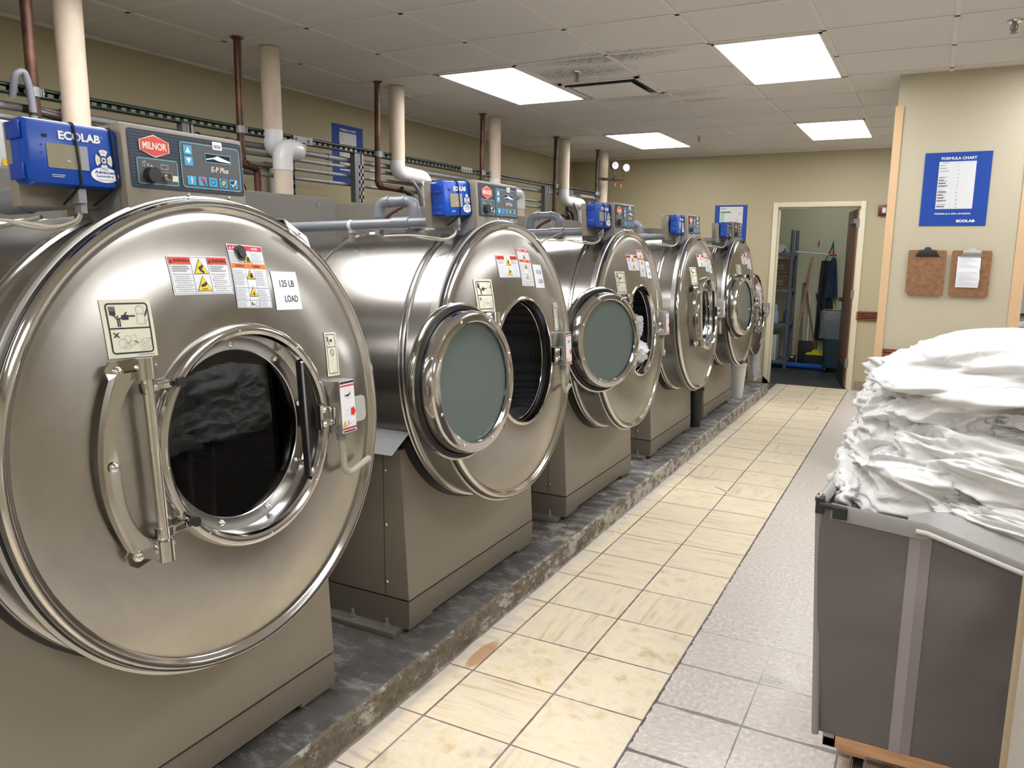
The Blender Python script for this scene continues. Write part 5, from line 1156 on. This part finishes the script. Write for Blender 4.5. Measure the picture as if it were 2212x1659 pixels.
# ================================================================ canvas laundry cart
o = (1.6, .62, 0); t = empty('laundry_cart', o, 'grey canvas laundry cart with a wooden base, heaped with white linens', 'laundry cart')
X0, X1, Y0, Y1, ZB = 1.182, 2.05, .200, .975, .205
def top(x): return .895 - .02 * min(1, (x - X0) / .24) - max(0, x - 1.44) * .30
def lean(s_): return (1 - s_) * .036      # canvas narrows towards the floor
b = M(CANVAS); n, q = 60, 40
def wall(fn, nn):
    A = [[b.bm.verts.new(fn(i / nn, j / q)) for i in range(nn + 1)] for j in range(q + 1)]
    for j in range(q):
        for i in range(nn): b.face([A[j][i], A[j][i + 1], A[j + 1][i + 1], A[j + 1][i]])
def fr(u, s_):
    x = X0 + lean(s_) + (X1 - X0 - lean(s_)) * u; z = ZB + (top(x) - .01 - ZB) * s_
    w_ = .020 * noise.noise(Vector((x * 3, z * 6, 0))) + .008 * noise.noise(Vector((x * 9, z * 12, 3))); w_ += .010 * math.exp(-((x - 1.435) / .012) ** 2) * -1
    bl = math.sin(PI * s_) * .02
    return Vector((x, Y0 - bl + w_ * math.sin(PI * min(1, max(0, s_))) + .02 * (1 - s_), z))
wall(fr, 60)
def lf(u, s_):
    y = Y0 + (Y1 - Y0) * u; x = X0 + lean(s_) + .062 * u; z = ZB + (.88 - ZB) * s_
    return Vector((x - .012 * math.sin(PI * s_) * math.sin(PI * u) + .004 * noise.noise(Vector((y * 6, z * 6, 8))), y, z))
wall(lf, 40)
wall(lambda u, s_: Vector((X0 + .06 + (X1 - X0 - .06) * u, Y1, ZB + (.88 - ZB) * s_)), 10)
wall(lambda u, s_: Vector((X1, Y0 + (Y1 - Y0) * u, ZB + (.80 - ZB) * s_)), 10)
bmesh.ops.solidify(b.bm, geom=b.bm.faces[:], thickness=.003)
body = b.build('canvas_body', t, o)
b = M(CANVAS).box(X0 + .04, X1, Y0 + .02, Y1, ZB, ZB + .01); b.build('canvas_bottom', t, o)
b = M(CANVASL); A = []
for k in range(41):
    x = X0 + .03 + (X1 - X0 - .03) * k / 40; z = top(x); hw = .040 if x < 1.45 else .022 + .0
    A.append([(x, Y0 - .006, z + .004), (x, Y0 - .010, z - .003), (x, Y0 - .012, z - hw), (x, Y0 - .004, z - hw), (x, Y0 + .012, z - .004)])
b.rings(A); hem = b.build('hem', t, o)
M(simple('pale hem cord', (.52, .5, .47), .4)).tube([(1.42 + (X1 - 1.42) * k / 24, Y0 - .013, top(1.42 + (X1 - 1.42) * k / 24) - .020) for k in range(25)], .0065, 8).build('hem_cord', t, o)
b = M(CANVASL); A = []
for k in range(31):
    x = 1.40 + (X1 - 1.40) * k / 30; z = top(x); f_ = min(1, (x - 1.40) / .2)
    A.append([(x, Y0 + .0, z - .004), (x, Y0 + .03 + .05 * f_, z + .005 + .075 * f_), (x, Y0 + .036 + .05 * f_, z + .0 + .075 * f_), (x, Y0 + .006, z - .010)])
b.rings(A); b.build('folded_liner', t, o)
b = M(CANVASL).cyl((X0, Y0 + .03, .885), (X0 + .060, Y1, .888), .016, 16); b.build('side_rail', t, o)
b = M(CANVASM).tube([(X0 + lean(s_) - .001, Y0 + .004, ZB + (.865 - ZB) * s_) for s_ in [k / 12 for k in range(13)]], .010, 10); b.build('corner_piping', t, o)
b = M(CANVAS); A = []
for k in range(21):
    s_ = k / 20; z = ZB + (.858 - ZB) * s_
    def fy(x): 
        u = (x - X0 - lean(s_)) / (X1 - X0 - lean(s_)); return fr(u, (z - ZB) / (top(x) - .01 - ZB)).y - .0022
    A.append([(x, fy(x) - d, z) for x, d in ((1.407, 0), (1.409, .0012), (1.428, .0016), (1.434, .005), (1.440, .0016), (1.458, .0012), (1.460, 0))])
b.rings(A, cyc=False, caps=False); b.build('seam_strip', t, o)
b = M(S_POL).cyl((X0 + .006, Y0 + .012, .898), (X0 - .006, Y0 + .02, .896), .016, 16); b.mat(BLACKM).box(X0 - .010, X0 + .012, Y0 - .012, Y0 + .03, .862, .906); b.cyl((X0, Y0 - .008, .888), (X0 + .07, Y0 - .008, .882), .008, 10); b.box(X0 + .035, X0 + .072, Y0 - .020, Y0 - .004, .856, .888); b.build('corner_clamp', t, o, bevel=.002)
b = M(BLACKM).box(X0 + .055, X0 + .075, Y1 - .02, Y1 + .01, .87, .912); b.build('rear_clamp', t, o, bevel=.003)
b = M(WOOD).box(X0 + .055, X1, Y0 + .02, Y0 + .05, .165, .203); b.box(X0 + .055, X0 + .09, Y0 + .02, Y1, .165, .203); b.box(X0 + .09, X1, Y0 + .05, Y1, .175, .20); b.build('wooden_base', t, o, bevel=.002)
b = M(WOOD).box(X0 + .10, X0 + .17, Y0 + .06, Y1 - .05, .13, .165); b.build('base_runner', t, o)
b = M(ZINC).box(X0 + .055, X0 + .085, Y0 + .012, Y0 + .020, .197, .208); b.build('corner_staple', t, o)
for x in (X0 + .15, X1 - .1):
    for y in (Y0 + .12, Y1 - .1):
        b = M(ZINC).box(x - .03, x + .03, y - .03, y + .03, .122, .131); b.box(x - .022, x - .018, y - .03, y + .02, .05, .125); b.box(x + .018, x + .022, y - .03, y + .02, .05, .125); cst = b.build('caster_fork', t, o)
        M(BLACK).cyl((x - .013, y - .01, .051), (x + .013, y - .01, .051), .05, 24).build('caster_wheel', t, o)

# ================================================================ beige cabinet at the right edge, board and second heap beyond the pillar
o = (1.9, -.3, 0); t = empty('laminate_cabinet', o, 'beige laminate cabinet edge at the bottom right corner', 'cabinet')
M(CABM).box(1.655, 2.25, -.55, .045, .02, .86).build('body', t, o)
M(WOOD if False else simple('pale edge band', (.52, .42, .28), .5)).box(1.6465, 1.6548, -.005, .050, .02, .86).build('edge_band', t, o)
b = M(CABM)
for k, (x, z) in enumerate(((1.735, .30), (1.725, .24))): b.mat(PAPER).rings([[(x + .05 * s_ + d, -.551, z + .16 - .3 * s_) for d in (0, .003)] + [(x + .05 * s_ + d, -.552, z + .16 - .3 * s_) for d in (.003, 0)] for s_ in (0, .5, 1)])
b.build('scratch', t, o)
o = (2.6, 5.5, 1.5); t = empty('wall_board', o, 'pale blue grey board seen at the right edge past the pillar', 'board')
M(BLUEWALL).box(1.95, 3.4, 5.50, 5.52, 1.10, 2.35).build('panel', t, o); M(SEAM).box(1.95, 3.4, 5.485, 5.50, 1.085, 1.10).build('lower_edge', t, o)
struct(M(WALLC).box(1.9, XR, 5.52, 5.62, 0, ZC + .02).build('wall_right_return'))
o = (2.35, 4.75, 0); t = empty('laundry_cart', o, 'second laundry cart past the pillar, mostly out of frame', 'laundry cart')
b = M(CANVAS).box(2.0, 2.7, 4.5, 5.1, .25, .84); b.build('canvas_body', t, o, bevel=.01)
b = M(WOOD).box(2.02, 2.68, 4.52, 5.08, .14, .25); b.build('wooden_base', t, o)
for x in (2.08, 2.62):
    for y in (4.58, 5.02): M(BLACK).cyl((x - .012, y, .07), (x + .012, y, .07), .07, 16).build('caster_wheel', t, o)
bundle('bed_sheet', (2.22, 4.8, .98), (.24, .24, .13), (0, 0, 0), 90.1, LINEN, 'white linen heap at the right edge past the pillar', None, .2, 5, 2.6)
tag(M(BLACKM).box(2.0, 2.09, 4.49, 4.54, .91, .97).build('clamp', None, (2.05, 4.5, .94), bevel=.005), 'small dark clamp on the linen heap past the pillar', 'clamp')
